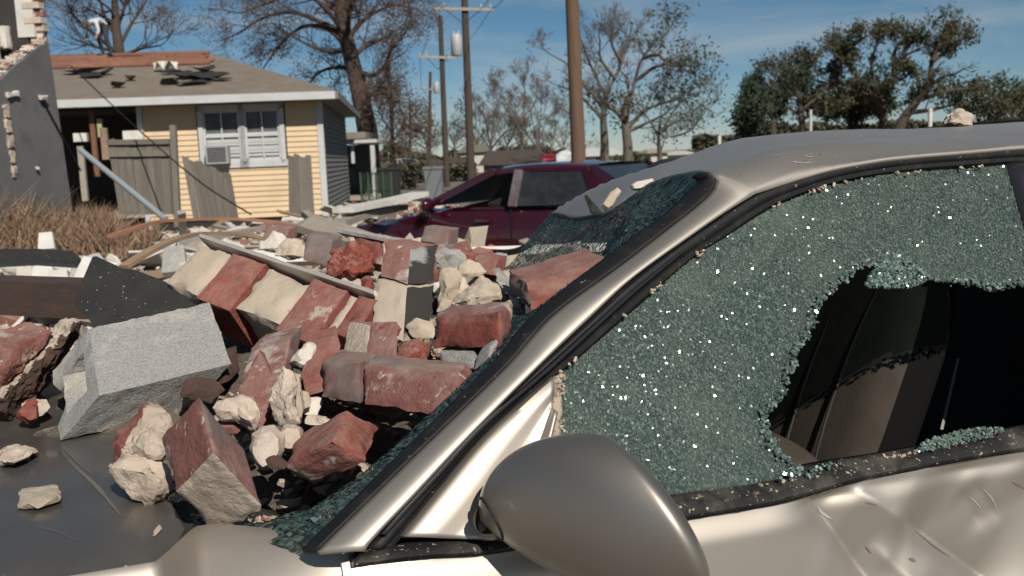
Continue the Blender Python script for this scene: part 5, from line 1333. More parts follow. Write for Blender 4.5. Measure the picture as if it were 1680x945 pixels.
    pane('windscreen', [(.98,.93,.95),(.98,-.93,.95),(.10,-.72,1.365),(.10,.72,1.365)], screen or M_SIDEG)
    pane('rear_screen', [(-1.75,.88,.98),(-1.75,-.88,.98),(-1.05,-.70,1.36),(-1.05,.70,1.36)], M_SIDEG)
    MB().box(P(-.5,0,.6), (.9*k,hw*.85,.3), (fwd,sd,V((0,0,1)))).build('cabin', M_DARK, root)
    return root
M_PILLG = mat('grey_pillar', (.24,.22,.22), (.12,.03,.04), 4, .4,.7, rough=.4, metal=.4)
mf = V((-.86,.51,0)).normalized(); ms = V((0,0,1)).cross(mf)
# the near side is at +side if that points to the camera
mc = pt(868,300,10.0); mc = V((pt(862,300,10.6).x+.12, 10.75, 0))
parked('crushed_car', 'crushed maroon sedan with mud along its doors and a broken front end', mc, mf, M_MAROON, crush=.13, L=4.3, Hh=1.27, mud=True, open_front=True, screen=M_GREENG)
parked('parked_car', 'dark blue car roof showing just above the maroon sedan', (pt(893,280,16).x, 16, 0), (.05,1,0), M_NAVY, L=4.2, Wd=1.6, Hh=1.22)
for x, y, Y, m, lb, hh, fw_ in ((668,280,85,M_WHITEC,'white car parked behind the bins near the porch',1.5,(.6,-.8,0)), (800,285,110,M_GREYC,'grey car far down the street left of the big pole',1.45,(.2,-1,0)), (835,285,100,M_WHITEC,'white car far down the street beside the brown house',1.5,(1,.2,0)), (748,290,90,M_NAVY,'dark car parked on the street behind the thin poles',1.45,(.3,-1,0))):
    parked('parked_car', lb, (pt(x,y,Y).x, Y, 0), fw_, m, Hh=hh)

# ---- bins, clutter by the porch
def bin_(x, Y, h, m, lb):
    X = pt(x,290,Y).x; root = empty('rubbish_bin', (X,Y,0), lb, 'bin'); rows = []
    for z, r_ in ((0,.24),(h*.9,.30),(h,.31)): rows.append([V((X+r_*sx, Y+r_*sy, z)) for sx, sy in ((-1,-1),(1,-1),(1,1),(-1,1),(-1,-1))])
    MB().grid(rows).build('bin_body', m, root); MB().box((X,Y,h+.03), (.33,.34,.04)).build('lid', m, root)
bin_(640, 30, 1.1, mat('black_bin', (.02,.02,.022), rough=.5), 'black rubbish bin right of the porch post')
bin_(712, 33, 1.05, mat('grey_bin', (.16,.17,.18), rough=.5), 'grey rubbish bin in front of the thin poles')
def chain_fence():
    A_ = pt(592,300,30); B_ = pt(642,300,29); root = empty('green_fence', (A_.x,30,0), 'low green mesh fence beside the white porch post', 'fence'); m = mat('green_mesh', (.035,.075,.04), rough=.6)
    for t in [i/4 for i in range(5)]: p = A_.lerp(B_, t); MB().bar((p.x,p.y,0), (p.x,p.y,1.05), .05, .05, (1,0,0)).build('post', m, root)
    for z in (.1,.5,1.0): MB().bar((A_.x,A_.y,z), (B_.x,B_.y,z), .03, .03).build('rail', m, root)
    b = MB()
    for i in range(22):
        p = A_.lerp(B_, i/21); b.bar((p.x,p.y,.05), (p.x,p.y,1.0), .03, .008, (1,0,0))
    b.build('mesh', m, root)
chain_fence()

# ================================================================== utility poles and wires
M_POLE = mat('pole_wood', (.155,.095,.060), (.105,.066,.045), 2.5, .3, .7, rough=.95, stretch=(8,8,.6), bump=.4, bscale=12, bdist=.02)
M_POLED = mat('dark_pole_wood', (.075,.055,.042), (.05,.038,.03), 2.5, .3, .7, rough=.95, stretch=(8,8,.6))
M_TRANS = mat('transformer_grey', (.42,.43,.43), (.33,.34,.34), 3, .3,.7, rough=.5)
def pole(lb, xb, yb, xt, yt, Y, r0, r1, m, arms=(), trans=()):
    b = pt(xb, yb, Y); t = pt(xt, yt, Y); d = (t-b); b0 = b-d*((b.z+.1)/d.z); root = empty('utility_pole', (b0.x,Y,0), lb, 'utility pole')
    MB().tube([b0.lerp(t, i/8) for i in range(9)], [lerp(r0, r1, i/8) for i in range(9)], 14).build('shaft', m, root, smooth=60)
    for (x0, y0, x1, y1) in arms:
        p, q = pt(x0,y0,Y-.18), pt(x1,y1,Y-.18); MB().bar(p, q, .10, .11).build('crossarm', M_WOODW, root)
        for k in (.04,.2,.8,.96): c = p.lerp(q, k); MB().tube([c+V((0,0,.05)), c+V((0,0,.12)), c+V((0,0,.2))], [.03,.05,.03], 8).build('insulator', M_TRANS, root, smooth=60)
        for s in (.2,.8): MB().bar(p.lerp(q,s)+V((0,.03,0)), p.lerp(q,.5)+V((0,.06,-.55)), .03, .03).build('brace', M_POLED, root)
    for (x, y, hpx_) in trans:
        c = pt(x, y, Y-.3); h = hpx_/FPX*Y
        tb = MB().tube([c-V((0,0,h/2)), c-V((0,0,h*.46)), c+V((0,0,h*.42)), c+V((0,0,h*.5))], [h*.22,h*.26,h*.26,h*.2], 16).build('transformer', M_TRANS, root, smooth=45)
        for k in (-1, 1): MB().tube([c+V((k*h*.1,0,h*.5)), c+V((k*h*.12,0,h*.66))], [h*.05,h*.03], 8).build('bushing', M_TRANS, tb, smooth=60)
        MB().bar(c+V((0,0,0)), c+V((0,.3,0)), .08, .08).build('bracket', M_POLED, tb)
    return root
pole('thick brown wooden pole right behind the maroon sedan', 950, 280, 938, -10, 20, .155, .130, M_POLE)
pole('tall dark pole with a grey transformer and a long white crossarm', 773, 290, 761, -30, 40, .17, .13, M_POLED, [(709,14,809,16)], [(749,74,34)])
pole('leaning dark pole left of the transformer pole', 733, 295, 722, 26, 48, .15, .11, M_POLED, [(687,93,748,95)])
pole('smaller distant pole with a small transformer', 704, 300, 706, 118, 72, .15, .10, M_POLED, [(690,147,713,147)], [(716,144,18)])
pole('faintest most distant pole with a short crossarm', 673, 300, 673, 170, 110, .16, .12, M_POLED, [(661,187,684,187)])
def wire(pts_, r=.012, lb='overhead wire'):
    P = [pt(*p) for p in pts_]; Q = []
    for i in range(17):
        t = i/16; p = P[0].lerp(P[1], t); p.z -= .35*4*t*(1-t); Q.append(p)
    return MB().tube(Q, r, 4).build('overhead_wire', M_BLACK, smooth=60, label=lb, cat='wire')
for i, (x0, y0, x1, y1, lb) in enumerate(((806,13,900,-160,'overhead wire rising from the right end of the white crossarm'), (790,12,850,-170,'overhead wire rising right beside the tall dark pole'), (712,11,640,-200,'overhead wire rising from the left end of the white crossarm'))):
    wire([(x0,y0,40),(x1,y1,14)], .014, lb)
wire([(730,92,48),(806,14,40)], .012, 'overhead wire between the transformer pole and the leaning pole')
wire([(710,12,40),(689,91,48)], .012, 'overhead wire left of the leaning pole')
wire([(689,92,48),(691,146,72)], .012, 'overhead wire down to the smaller distant pole')
for x, y0, lb in ((1180,222,'white marker post at the left foot of the car roof'), (1330,180,'small white pole in front of the oak trees')):
    p = pt(x,y0,60); MB().tube([(p.x,60,0),(p.x,60,p.z)], .11 if x < 1200 else .09, 8).build('white_post', M_WHITE, label=lb, cat='post')
p = pt(1526,178,40); MB().tube([(p.x,40,0),(p.x,40,p.z)], .09, 8).build('white_post', M_WHITE, label='white post beside the stone on the car roof', cat='post')

# ================================================================== far buildings
def hut(name, lb, x0, x1, ytop, yeave, Y, wall, roof_, depth=7, wins=(), gable=True, base=0):
    A_, B_ = pt(x0, yeave, Y), pt(x1, yeave, Y); xa, xb = A_.x, B_.x; ze = (A_.z+B_.z)/2; zt = pt((x0+x1)/2, ytop, Y+depth/2).z
    root = empty(name, ((xa+xb)/2, Y+depth/2, base), lb, 'house')
    MB().box(((xa+xb)/2, Y+depth/2, (base+ze)/2), ((xb-xa)/2, depth/2, (ze-base)/2)).build('wall', wall, root)
    o = .35; rv_ = [V((xa-o,Y-o,ze)),V((xb+o,Y-o,ze)),V((xb+o,Y+depth+o,ze)),V((xa-o,Y+depth+o,ze)),V((xa+(.2 if gable else 1.5),Y+depth/2,zt)),V((xb-(.2 if gable else 1.5),Y+depth/2,zt))]
    mk('roof', rv_, [(0,1,5,4),(1,2,5),(2,3,4,5),(3,0,4),(0,3,2,1)], roof_, root)
    for (wx0, wx1, wy0, wy1) in wins:
        p, q = pt(wx0, wy1, Y-.05), pt(wx1, wy0, Y-.05); f = MB().box(((p.x+q.x)/2, Y-.04, (p.z+q.z)/2), ((q.x-p.x)/2, .05, (q.z-p.z)/2)).build('window', M_TRIM, root)
        MB().box(((p.x+q.x)/2, Y-.09, (p.z+q.z)/2), ((q.x-p.x)/2*.8, .02, (q.z-p.z)/2*.8)).build('pane', M_DARK, f)
M_BROOF = mat('brown_roof', (.075,.055,.045), (.06,.045,.037), 2, .3,.7, rough=.95)
M_TANW = mat('tan_wall', (.36,.30,.22), rough=.85); M_CREAM = mat('cream_wall', (.50,.47,.41), rough=.8); M_BRKW = mat('far_brick_wall', (.19,.09,.07), rough=.9)
hut('brown_roofed_house', 'low house with dark brown roof left of the thick pole', 793, 893, 246, 270, 62, M_TANW, M_BROOF, 9, [(805,815,272,279),(850,862,271,278)])
hut('olive_roofed_house', 'house with an olive grey roof behind the transformer pole', 755, 800, 238, 250, 90, M_CREAM, mat('olive_roof', (.16,.155,.12), rough=.95), 10, [(765,772,254,262)])
hut('small_brick_house', 'small brick house between the thin poles', 725, 765, 258, 268, 80, M_BRKW, M_BROOF, 8, [(738,746,270,277)])
hut('white_house', 'white low building just right of the thick pole', 952, 1020, 243, 256, 75, M_CREAM, mat('white_roof', (.55,.55,.54), rough=.7), 9, [(975,985,258,266)])
hut('cream_cottage', 'cream cottage with a small window right of the bare trees', 1068, 1095, 244, 251, 85, M_CREAM, M_TANW, 8, [(1079,1084,254,261)])
hut('pale_shed', 'pale shed just above the left end of the car roof', 1096, 1140, 247, 254, 95, M_CREAM, M_CREAM, 8)
hut('dark_blue_shed', 'dark blue shed behind the street cars', 690, 722, 262, 272, 75, M_SHADEWALL, M_BROOF, 6)
def awning():
    A_ = pt(890,262,58); B_ = pt(925,262,58); root = empty('red_awning', ((A_.x+B_.x)/2,58,0), 'red canopy in front of the brown roofed house', 'canopy'); zt = pt(905,250,59).z
    rows = [[V((lerp(A_.x,B_.x,i/8), 58+3*t, lerp(A_.z,zt,math.sin(t*1.57))-.05*abs(math.sin(i*1.57)))) for i in range(9)] for t in (0,.3,.6,1)]
    c_ = MB().grid(rows).build('canopy', mat('red_canvas', (.35,.025,.03), rough=.8), root, smooth=60); mod(c_, 'SOLIDIFY', thickness=.04)
    for x in (A_.x+.1, B_.x-.1): MB().bar((x,58.1,0),(x,58.1,A_.z), .08, .08, (1,0,0)).build('leg', M_TRIM, root)
awning()
def boat():      # white sheeted trailer beside the canopy
    A_ = pt(912,270,56); B_ = pt(942,270,56); root = empty('white_trailer', ((A_.x+B_.x)/2,56,0), 'low white covered trailer beside the red canopy', 'trailer')
    rows = [[V((lerp(A_.x,B_.x,t), 56+y, z)) for y, z in ((-.9,.5),(-.9,1.1),(-.5,1.3+.25*math.sin(3*t)),(.5,1.3+.25*math.sin(3*t)),(.9,1.1),(.9,.5))] for t in [i/6 for i in range(7)]]
    MB().grid(rows).build('cover', M_WHITEC, root, smooth=40)
    for t in (.3,.6):
        x = lerp(A_.x,B_.x,t); MB().tube([(x,55,.3),(x,55.2,.3)], .3, 12).build('wheel', M_TYRE, root, smooth=40)
boat()

# ================================================================== trees
M_BARK = mat('brown_bark', (.085,.060,.046), (.06,.044,.035), 3, .3,.7, rough=1, bump=.5, bscale=15, bdist=.03)
M_BARKG = mat('grey_bark', (.15,.125,.10), (.10,.085,.07), 3, .3,.7, rough=1, bump=.4, bscale=15, bdist=.03)
M_RUST = mat('rusty_cypress_needles', (.125,.075,.050), (.085,.055,.038), .9, .35, .65, rough=1)
M_OLIVE = mat('olive_oak_leaves', (.070,.072,.030), (.045,.052,.024), .9, .35, .65, rough=.9, c3=(.10,.080,.040), s3=.5, lo3=.5, hi3=.7)
M_PINE = mat('dark_evergreen_leaves', (.035,.050,.024), (.025,.038,.02), .9, .35, .65, rough=.9)
M_TWIG = mat('brown_twigs', (.12,.09,.068), (.09,.068,.052), 1, .3,.7, rough=1)
def grow(mb, tips, p, d, L, r, lev, rg, up=.25, split=3, wig=.28, ratio=.68, nmin=.006, spread=.75):
    n = 4; P = [p.copy()]; dd = d.normalized()
    for i in range(n):
        dd = (dd+V((rg.gauss(0,wig),rg.gauss(0,wig),rg.gauss(0,wig)*.7+up*.25))).normalized(); P.append(P[-1]+dd*(L/n))
    r1 = r*.62; mb.tube(P, [lerp(r, r1, i/n) for i in range(n+1)], 6 if r > .05 else 4 if r > .02 else 3, cap=False)
    tips.append((P, lev))
    if lev <= 0: return
    for k in range(split):
        t = rg.uniform(.35,1) if k else 1.0; i = min(n-1, int(t*n)); q = P[i].lerp(P[i+1], t*n-i)
        ax = V((rg.gauss(0,1),rg.gauss(0,1),rg.gauss(0,1)*.7)).normalized(); nd = (dd+ax*spread).normalized()
        grow(mb, tips, q, nd, L*ratio*rg.uniform(.8,1.15), max(nmin, r1*(.72 if k else .85)), lev-1, rg, up, split, wig, ratio, nmin, spread)
def leaves(name, tips, levmax, n, s, m, root, rg, jit, droop=0, tuft=1):
    b = MB(); T = [P for P, l in tips if l <= levmax]; T = [P for P in T if nz3(P[0], .55, 4) > -.12] or T
    for i in range(n):
        P = rg.choice(T); j = rg.randrange(len(P)-1); q0 = P[j].lerp(P[j+1], rg.random())+V((rg.gauss(0,jit),rg.gauss(0,jit),rg.gauss(0,jit)-droop*rg.random()))
        for k in range(tuft):
            q = q0+V((rg.gauss(0,s),rg.gauss(0,s),rg.gauss(0,s)))
            a = V((rg.gauss(0,1),rg.gauss(0,1),rg.gauss(0,1))).normalized(); c_ = a.cross(V((rg.gauss(0,1),rg.gauss(0,1),rg.gauss(0,1)))).normalized(); ss = s*rg.uniform(.5,1.2)
            b.add([q-a*ss, q+c_*ss*.45, q+a*ss, q-c_*ss*.45], [(0,1,2,3)])
    return b.build(name, m, root)
def tree(label, limbs, Y, r0, bark, leaf=None, nleaf=0, ls=.1, seed=1, lev=3, sub=7, subL=1.3, jit=.12, droop=0, depth=2.5, up=.25, tuft=2, split=3, spread=.75, levmax=1, name='tree', nmin=.008, rr_=.36, cat='tree'):
    """limbs: first the trunk, then main limbs, as picture polylines; each limb gets its own depth"""
    rg = random.Random(seed); mb = MB(); tips = []; base = None
    for k, L in enumerate(limbs):
        rr0 = L[0] if isinstance(L[0], (int, float)) else (r0 if k == 0 else r0*rr_); pl = [q for q in L if not isinstance(q, (int, float))]
        dy = 0 if k == 0 else rg.uniform(-depth, depth); n = len(pl)
        P = resample([tuple(pt(x, y, Y+dy*(i/(n-1))**1.0)) for i, (x, y) in enumerate(pl)], max(8, 3*n))
        if k == 0:
            P[0].z = 0; base = P[0].copy()
            tp = .45
        else: tp = .3
        mb.tube(P, [rr0*lerp(1, tp, i/(len(P)-1)) for i in range(len(P))], 8 if rr0 > .1 else 6)
        m_ = len(P); ns = sub if k else max(2, sub//2)
        for j in range(ns):
            t = rg.uniform(.25 if k else .6, 1); i = min(m_-2, int(t*(m_-1))); q = P[i].lerp(P[i+1], t*(m_-1)-i); d = (P[i+1]-P[i]).normalized()
            ax = V((rg.gauss(0,1),rg.gauss(0,1),rg.gauss(.2,.8))).normalized()
            grow(mb, tips, q, d+ax*.9, subL*rg.uniform(.6,1.2), rr0*lerp(.34,.18,t), lev, rg, up, split, .20, .68, nmin, spread)
        d = (P[-1]-P[-2]); grow(mb, tips, P[-1], d, subL, rr0*.26, lev, rg, up, split, .20, .68, nmin, spread)
    root = empty(name, base, label, cat)
    mb.build('trunk', bark, root, smooth=60)
    if leaf: leaves('crown', tips, levmax, nleaf, ls, leaf, root, rg, jit, droop, tuft)
    return root
# bald cypress behind the house
tree('tall bald cypress with rusty needles behind the yellow house', [
    [(606,235),(600,200),(590,150),(576,95),(563,40),(556,-20),(552,-60)],
    [(575,90),(545,52),(505,42),(470,62),(440,100)], [(566,55),(530,38),(480,20),(430,30),(392,55)], [(568,60),(540,20),(500,-10),(450,0),(400,20)],
    [(584,122),(560,110),(525,118),(505,140)], [(590,118),(612,124),(632,108),(640,85),(665,52)], [(570,60),(575,10),(590,-30)], [(578,95),(600,75),(625,65),(650,50)],
    [(565,70),(600,30),(640,10),(660,10)], [(560,20),(520,-10),(470,-20)], [(632,110),(640,140),(645,180)], [(600,160),(622,152),(638,155)], [(572,80),(545,85),(510,75),(480,60)]],
    36, .38, M_BARK, M_RUST, 10000, .045, 3, 3, 9, .85, .16, .30, 3.2, .1, 2, name='cypress_tree', rr_=.27, nmin=.006)
# hanging moss and dead vines on its right
tree('bare vine covered sapling right of the cypress trunk', [[(648,300),(645,240),(642,190),(640,140),(638,100)], [(642,180),(655,165),(660,190)], [(644,220),(625,190),(615,160)], [(646,230),(660,210),(668,190)]], 35, .09, M_BARK, M_RUST, 1600, .05, 4, 2, 7, .7, .15, .5, 1., 0, 2)
tree('bare tree behind the left end of the house roof', [[(200,140),(196,90),(190,40),(188,0)], [(196,90),(160,60),(125,30),(110,5)], [(194,80),(215,40),(235,10),(250,-20)], [(190,60),(170,20),(160,-20)], [(195,95),(230,80),(262,75)], [(195,85),(150,75),(118,62)], [(192,50),(205,10),(220,-30)]],
    42, .30, M_BARK, M_RUST, 2200, .05, 7, 3, 9, 1.2, .16, .1, 3, .2, 2, rr_=.3, nmin=.007)
# bare trees in the middle distance
tree('tall bare tree with forked branches right of the thick pole', [[(990,300),(992,240),(990,190),(995,150)], [(995,160),(975,120),(960,85),(952,60)], [(995,150),(1015,115),(1022,70),(1018,62)], [(1016,110),(1030,75),(1040,55)], [(992,200),(965,170),(940,150),(915,140)], [(993,180),(960,140),(930,105),(905,90)], [(1010,130),(985,95),(985,68)], [(1018,100),(1003,70),(1005,50)]],
    55, .30, M_BARKG, M_OLIVE, 160, .11, 11, 4, 6, .80, .2, .2, 3, .3, 1)
tree('broken tree with leafy vine on its right branches', [[(1032,300),(1030,240),(1026,200),(1030,160)], [(1028,190),(1040,140),(1052,100),(1070,75),(1085,62)], [(1046,130),(1075,110),(1105,103),(1118,100)], [(1026,200),(1005,180),(985,170)], [(1030,210),(1060,180),(1100,165),(1130,150)], [(1031,215),(1055,205),(1085,190)], [(1056,95),(1080,90),(1095,110)]],
    50, .32, M_BARKG, M_PINE, 800, .12, 13, 3, 7, 1.1, .22, .3, 2.5, .15, 2)
tree('low bushy tree with brown twigs above the cream cottage', [[(1085,290),(1082,250),(1080,220)], [(1080,225),(1100,190),(1120,165),(1150,150)], [(1080,220),(1110,200),(1150,195)], [(1080,222),(1060,190),(1040,170)], [(1080,220),(1085,180),(1090,150)], [(1100,225),(1130,215),(1160,180)]],
    58, .20, M_BARKG, M_OLIVE, 700, .11, 17, 3, 6, .75, .25, .2, 2.5, .2, 2)
for i, (x, top, lb) in enumerate(((805,150,'slender bare tree above the olive grey roof'), (855,120,'bare tree with a wide fan of twigs above the brown roof'), (882,150,'thin bare tree just left of the thick pole'), (832,185,'short bare sapling above the brown roof'), (700,195,'bare twiggy tree left of the smaller distant pole'), (664,205,'low bare tree right of the porch'), (745,200,'bare tree between the two dark poles'), (782,172,'bare fan shaped tree right of the transformer pole'), (925,172,'bare tree partly behind the thick pole'), (905,200,'low bare tree above the red canopy'))):
    h = 290-top; Yt = 70+8*i
    tree(lb, [[(x,295),(x+2,270),(x,250-h*.1)], [(x,240),(x-12,270-h*.6),(x-25,top+25)], [(x,240),(x+6,270-h*.65),(x+4,top+6)], [(x,238),(x+18,270-h*.55),(x+32,top+30)], [(x,245),(x-22,270-h*.4),(x-38,top+55)], [(x,245),(x+25,270-h*.38),(x+40,top+60)]], Yt, .2, M_BARKG, M_TWIG, 200, .10, 20+i, 4, 5, .85, .2, 0, 2.5, .35, 1, nmin=.012)
# live oaks at right
def oak(lb, limbs, Y, r0, seed, nl, leafm=None, ls=.15, lev=3, sub=8, subL=.85, name='oak_tree', jit=.22, tuft=4):
    return tree(lb, limbs, Y, r0, M_BARK, leafm or M_OLIVE, nl, ls, seed, lev, sub, subL, jit, .1, 4, .2, tuft, levmax=1, name=name, rr_=.40, nmin=.012)
oak('spreading live oak with thin windblown crown in the middle of the tree group', [[(1440,260),(1448,205),(1450,180),(1440,165)], [(1445,175),(1410,130),(1390,105),(1370,90)], [(1442,165),(1400,150),(1370,140),(1330,130)], [(1450,180),(1465,120),(1480,95),(1510,80)], [(1466,120),(1470,80),(1500,60)], [(1445,170),(1430,110),(1440,65)], [(1400,120),(1395,80),(1420,60)], [(1450,185),(1420,170),(1380,175)], [(1465,125),(1490,60),(1460,50)]], 78, .55, 31, 1500)
oak('leaning live oak with a separate high tuft right of the spreading oak', [[(1462,260),(1480,200),(1505,165),(1525,130)], [(1525,130),(1530,95),(1540,75),(1560,62)], [(1530,100),(1560,80),(1580,65)], [(1505,165),(1550,150),(1590,145),(1615,140)], [(1500,170),(1540,130),(1570,120)], [(1490,185),(1530,180),(1570,170)], [(1510,150),(1500,120),(1480,130)], [(1530,100),(1545,60),(1555,52)]], 74, .50, 32, 1300)
oak('dark evergreen at the left end of the tree group', [[(1268,250),(1268,205),(1266,175)], [(1266,175),(1250,155),(1240,160)], [(1266,175),(1275,145),(1270,135)], [(1267,190),(1245,180),(1235,185)], [(1267,185),(1290,165),(1300,150)], [(1268,200),(1240,205),(1232,205)]], 70, .28, 33, 2200, M_PINE, .16, 2, 9, 1.0)
oak('tall thin oak with tufted top left of the spreading oak', [[(1318,260),(1316,205),(1312,165),(1308,140)], [(1310,145),(1300,110),(1295,100)], [(1312,150),(1325,115),(1345,90),(1362,78)], [(1312,160),(1290,130),(1265,122)], [(1316,180),(1350,150),(1370,120)], [(1330,110),(1350,80),(1370,70)], [(1316,190),(1290,175),(1280,165)], [(1318,195),(1350,180),(1370,175)]], 76, .35, 34, 1000)
oak('low dark oak filling the gap under the spreading oak', [[(1390,260),(1392,220),(1395,200)], [(1395,200),(1370,180),(1345,175)], [(1395,200),(1420,180),(1440,170)], [(1393,205),(1390,175),(1400,160)]], 82, .3, 35, 2600, M_PINE, .2, 2, 10, 1.2)
oak('low oak at the right edge behind the stone on the roof', [[(1630,260),(1632,215),(1634,195)], [(1634,195),(1610,180),(1595,178)], [(1634,195),(1655,180),(1680,172)], [(1633,200),(1640,178),(1635,168)], [(1632,205),(1665,195),(1700,190)]], 80, .25, 36, 1200, M_OLIVE, .18, 2, 9, 1.3)
# hedges and the far wood line: one mass of foliage
wd = MB(); rg = random.Random(77)
def mass(x0, x1, ytop, Y, n, s, wob=8):
    for i in range(n):
        x = rg.uniform(x0, x1); yt = ytop+wob*fbm((x*.03,Y,0), 1, 5); hz = pt(x, 0, Y); zt_ = max(.6, pt(x, yt, Y).z); z = zt_*rg.random()**.6; y = Y+rg.uniform(-2,2); q = V((pt(x,250,Y).x, y, z))
        a = V((rg.gauss(0,1),rg.gauss(0,1),rg.gauss(0,1))).normalized(); c_ = a.cross(V((rg.gauss(0,1),rg.gauss(0,1),rg.gauss(0,1)))).normalized(); ss = s*rg.uniform(.5,1.2)
        wd.add([q-a*ss, q+c_*ss*.6, q+a*ss, q-c_*ss*.6], [(0,1,2,3)], rg.choices((0,1,2),(3,2,2))[0])
mass(1140,1260,222,130,2600,.45,6); mass(1230,1700,203,110,7500,.45,8); mass(930,1060,262,60,1500,.18,6); mass(1040,1180,250,110,1600,.35,6); mass(600,1000,262,200,5200,.7,6); mass(620,960,246,120,4200,.32,14); mass(600,780,268,60,2200,.2,10); mass(560,680,270,48,1500,.16,10); mass(1700,2100,200,110,2500,.5); mass(-900,120,262,150,4000,.9)
wd.build('distant_woods', [M_OLIVE, M_TWIG, M_PINE], kind='stuff', label='far line of hedges and woods along the horizon', cat='woods')
# ================================================================== smaller rubble lying on the hood, cowl and windshield
def bed():
    rg = random.Random(15); b = MB()
    def zb(u, v):      # top of the heap on the car
        base = .945+.13*sm(.0,.75,u)
        return base+(.045*sm(1.15,1.4,v)*sm(2.5,2.2,v)+.10*sm(1.35,1.8,v)*sm(2.5,2.1,v)*sm(-.35,.05,u))*sm(.50,.18,u)
    rows = [[car(u, v, zb(u,v)-.075+.03*fbm((u,v,0),9,4,3)) for v in [1.28+i*.03 for i in range(38)]] for u in [-.22+j*.03 for j in range(25)]]
    b.grid(rows); b.build('rubble_bed', M_DIRT, smooth=60, kind='stuff', label='dark dirt and crumbs packed under the bricks on the hood', cat='rubble')
    b = MB(); sh = [prism_rock(rg, 1., .65, 9) for _ in range(10)]
    def add(X, s):
        vs, fs = rg.choice(sh); q = Matrix.Rotation(rg.uniform(0,6.28), 3, 'Z') @ Matrix.Rotation(rg.gauss(0,.6), 3, 'X')
        b.add([X+(q @ p)*s for p in vs], fs, rg.choices((0,1,2,3), (5,2,2,1.4))[0])
    for i in range(1500):
        u = rg.uniform(-.12,.62); v = rg.uniform(1.16,2.35); P = car(u, v, zb(u,v)-.06+rg.uniform(-.01,.025)); q = px(P)
        if q[0] < 345 or (q[1] < 640 and q[0] < 500): continue
        add(P, .005*(3.6)**rg.random())
    for i in range(420):      # dust-fine crumbs spilled on the bonnet and the cowl
        t = rg.random(); 
        if t < .5: x, y = rg.uniform(370,470), rg.uniform(848,898); P = onz(x, y, .945); s = rg.uniform(.002,.006)
        else: x, y = rg.gauss(240,110), rg.gauss(800,60); P = onz(x, y, .953); s = rg.uniform(.0012,.0035)
        if t >= .5 and (y < 730 or y > 935 or x < 0 or x > 300): continue
        add(P, s)
    b.build('crumbs_on_car', [M_MORT, M_SAND, M_BRICKP, M_BRICK], kind='stuff', label='small mortar and brick crumbs scattered over hood and windshield', cat='rubble')
bed()
FILL = [  # x, y, Y, size in px, material, label
 (520,545,1.62,30,M_MORT,'cream mortar piece hanging under the wall slab'), (560,600,1.52,26,M_SAND,'tan mortar piece left of the pinkish brick'), (508,668,1.32,24,M_PLAST,'white splinter of plaster under the orange red brick'),
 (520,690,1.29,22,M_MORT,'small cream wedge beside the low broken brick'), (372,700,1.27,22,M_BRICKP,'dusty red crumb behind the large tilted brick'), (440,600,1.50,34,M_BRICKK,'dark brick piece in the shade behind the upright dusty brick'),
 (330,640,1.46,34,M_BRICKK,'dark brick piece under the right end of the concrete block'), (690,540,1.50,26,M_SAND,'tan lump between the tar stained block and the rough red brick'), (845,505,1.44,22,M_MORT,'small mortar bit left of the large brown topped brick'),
 (640,540,1.46,20,M_BRICKB,'red crumb under the tar stained block'), (730,560,1.40,18,M_PLAST,'white crumb left of the rough red brick'), (470,545,1.6,26,M_BRICKK,'dark lump in the gap under the wall slab'), (575,470,1.78,24,M_MORT,'mortar lump above the wall slab edge'),
 (480,410,2.1,30,M_MORT,'pale lump above the middle of the wall slab'), (455,400,2.3,26,M_PLAST,'white plaster lump behind the wall slab'), (640,455,1.72,20,M_BRICKG,'grey brick crumb left of the tar stained block'), (770,445,2.0,26,M_SAND,'tan stone behind the beige rounded lump'),
 (805,440,2.3,24,M_MORT,'pale stone left of the hanging black moulding'), (735,425,2.4,28,M_CONC,'grey lump behind the flat tan stone'), (705,415,2.6,26,M_BRICKP,'dusty red brick end behind the tar stained block'), (745,470,1.9,24,M_MORT,'cream stone between two tan stones'), (790,425,2.8,26,M_BRICKB,'orange brick lump in front of the maroon door'), (760,408,3.4,24,M_PLAST,'white lump below the maroon door'), (820,425,2.6,22,M_CONC,'grey lump beside the black moulding'), (690,405,3.0,24,M_MORT,'pale lump behind the tar stained block top'), (725,450,2.1,20,M_BRICK,'red crumb behind the flat tan stone'), (835,455,1.9,20,M_SAND,'tan crumb at the lower windshield corner'), (780,455,2.2,22,M_PLAST,'white crumb above the beige rounded lump'), (810,450,2.1,20,M_BRICKP,'pink crumb above the beige rounded lump'),
 (60,668,1.56,22,M_MORT,'pale chip under the dark brown lump'),
 (430,655,1.36,24,M_MORT,'mortar crumb clinging to the lower dusty brick'), (340,720,1.24,20,M_MORT,'cream crumb behind the top of the large tilted brick'), (495,655,1.31,20,M_SAND,'tan splinter right of the tall narrow mortar piece'), (455,760,1.13,20,M_BRICKK,'dark crumb beside the green windshield edge'),
 (400,790,1.09,18,M_MORT,'cream crumb right of the large tilted brick'), (610,640,1.40,30,M_BRICKK,'dark brick behind the long grey brick'), (700,500,1.64,26,M_BRICKK,'dark lump behind the tar stained block'), (550,505,1.72,28,M_BRICKK,'dark lump behind the wall slab')]
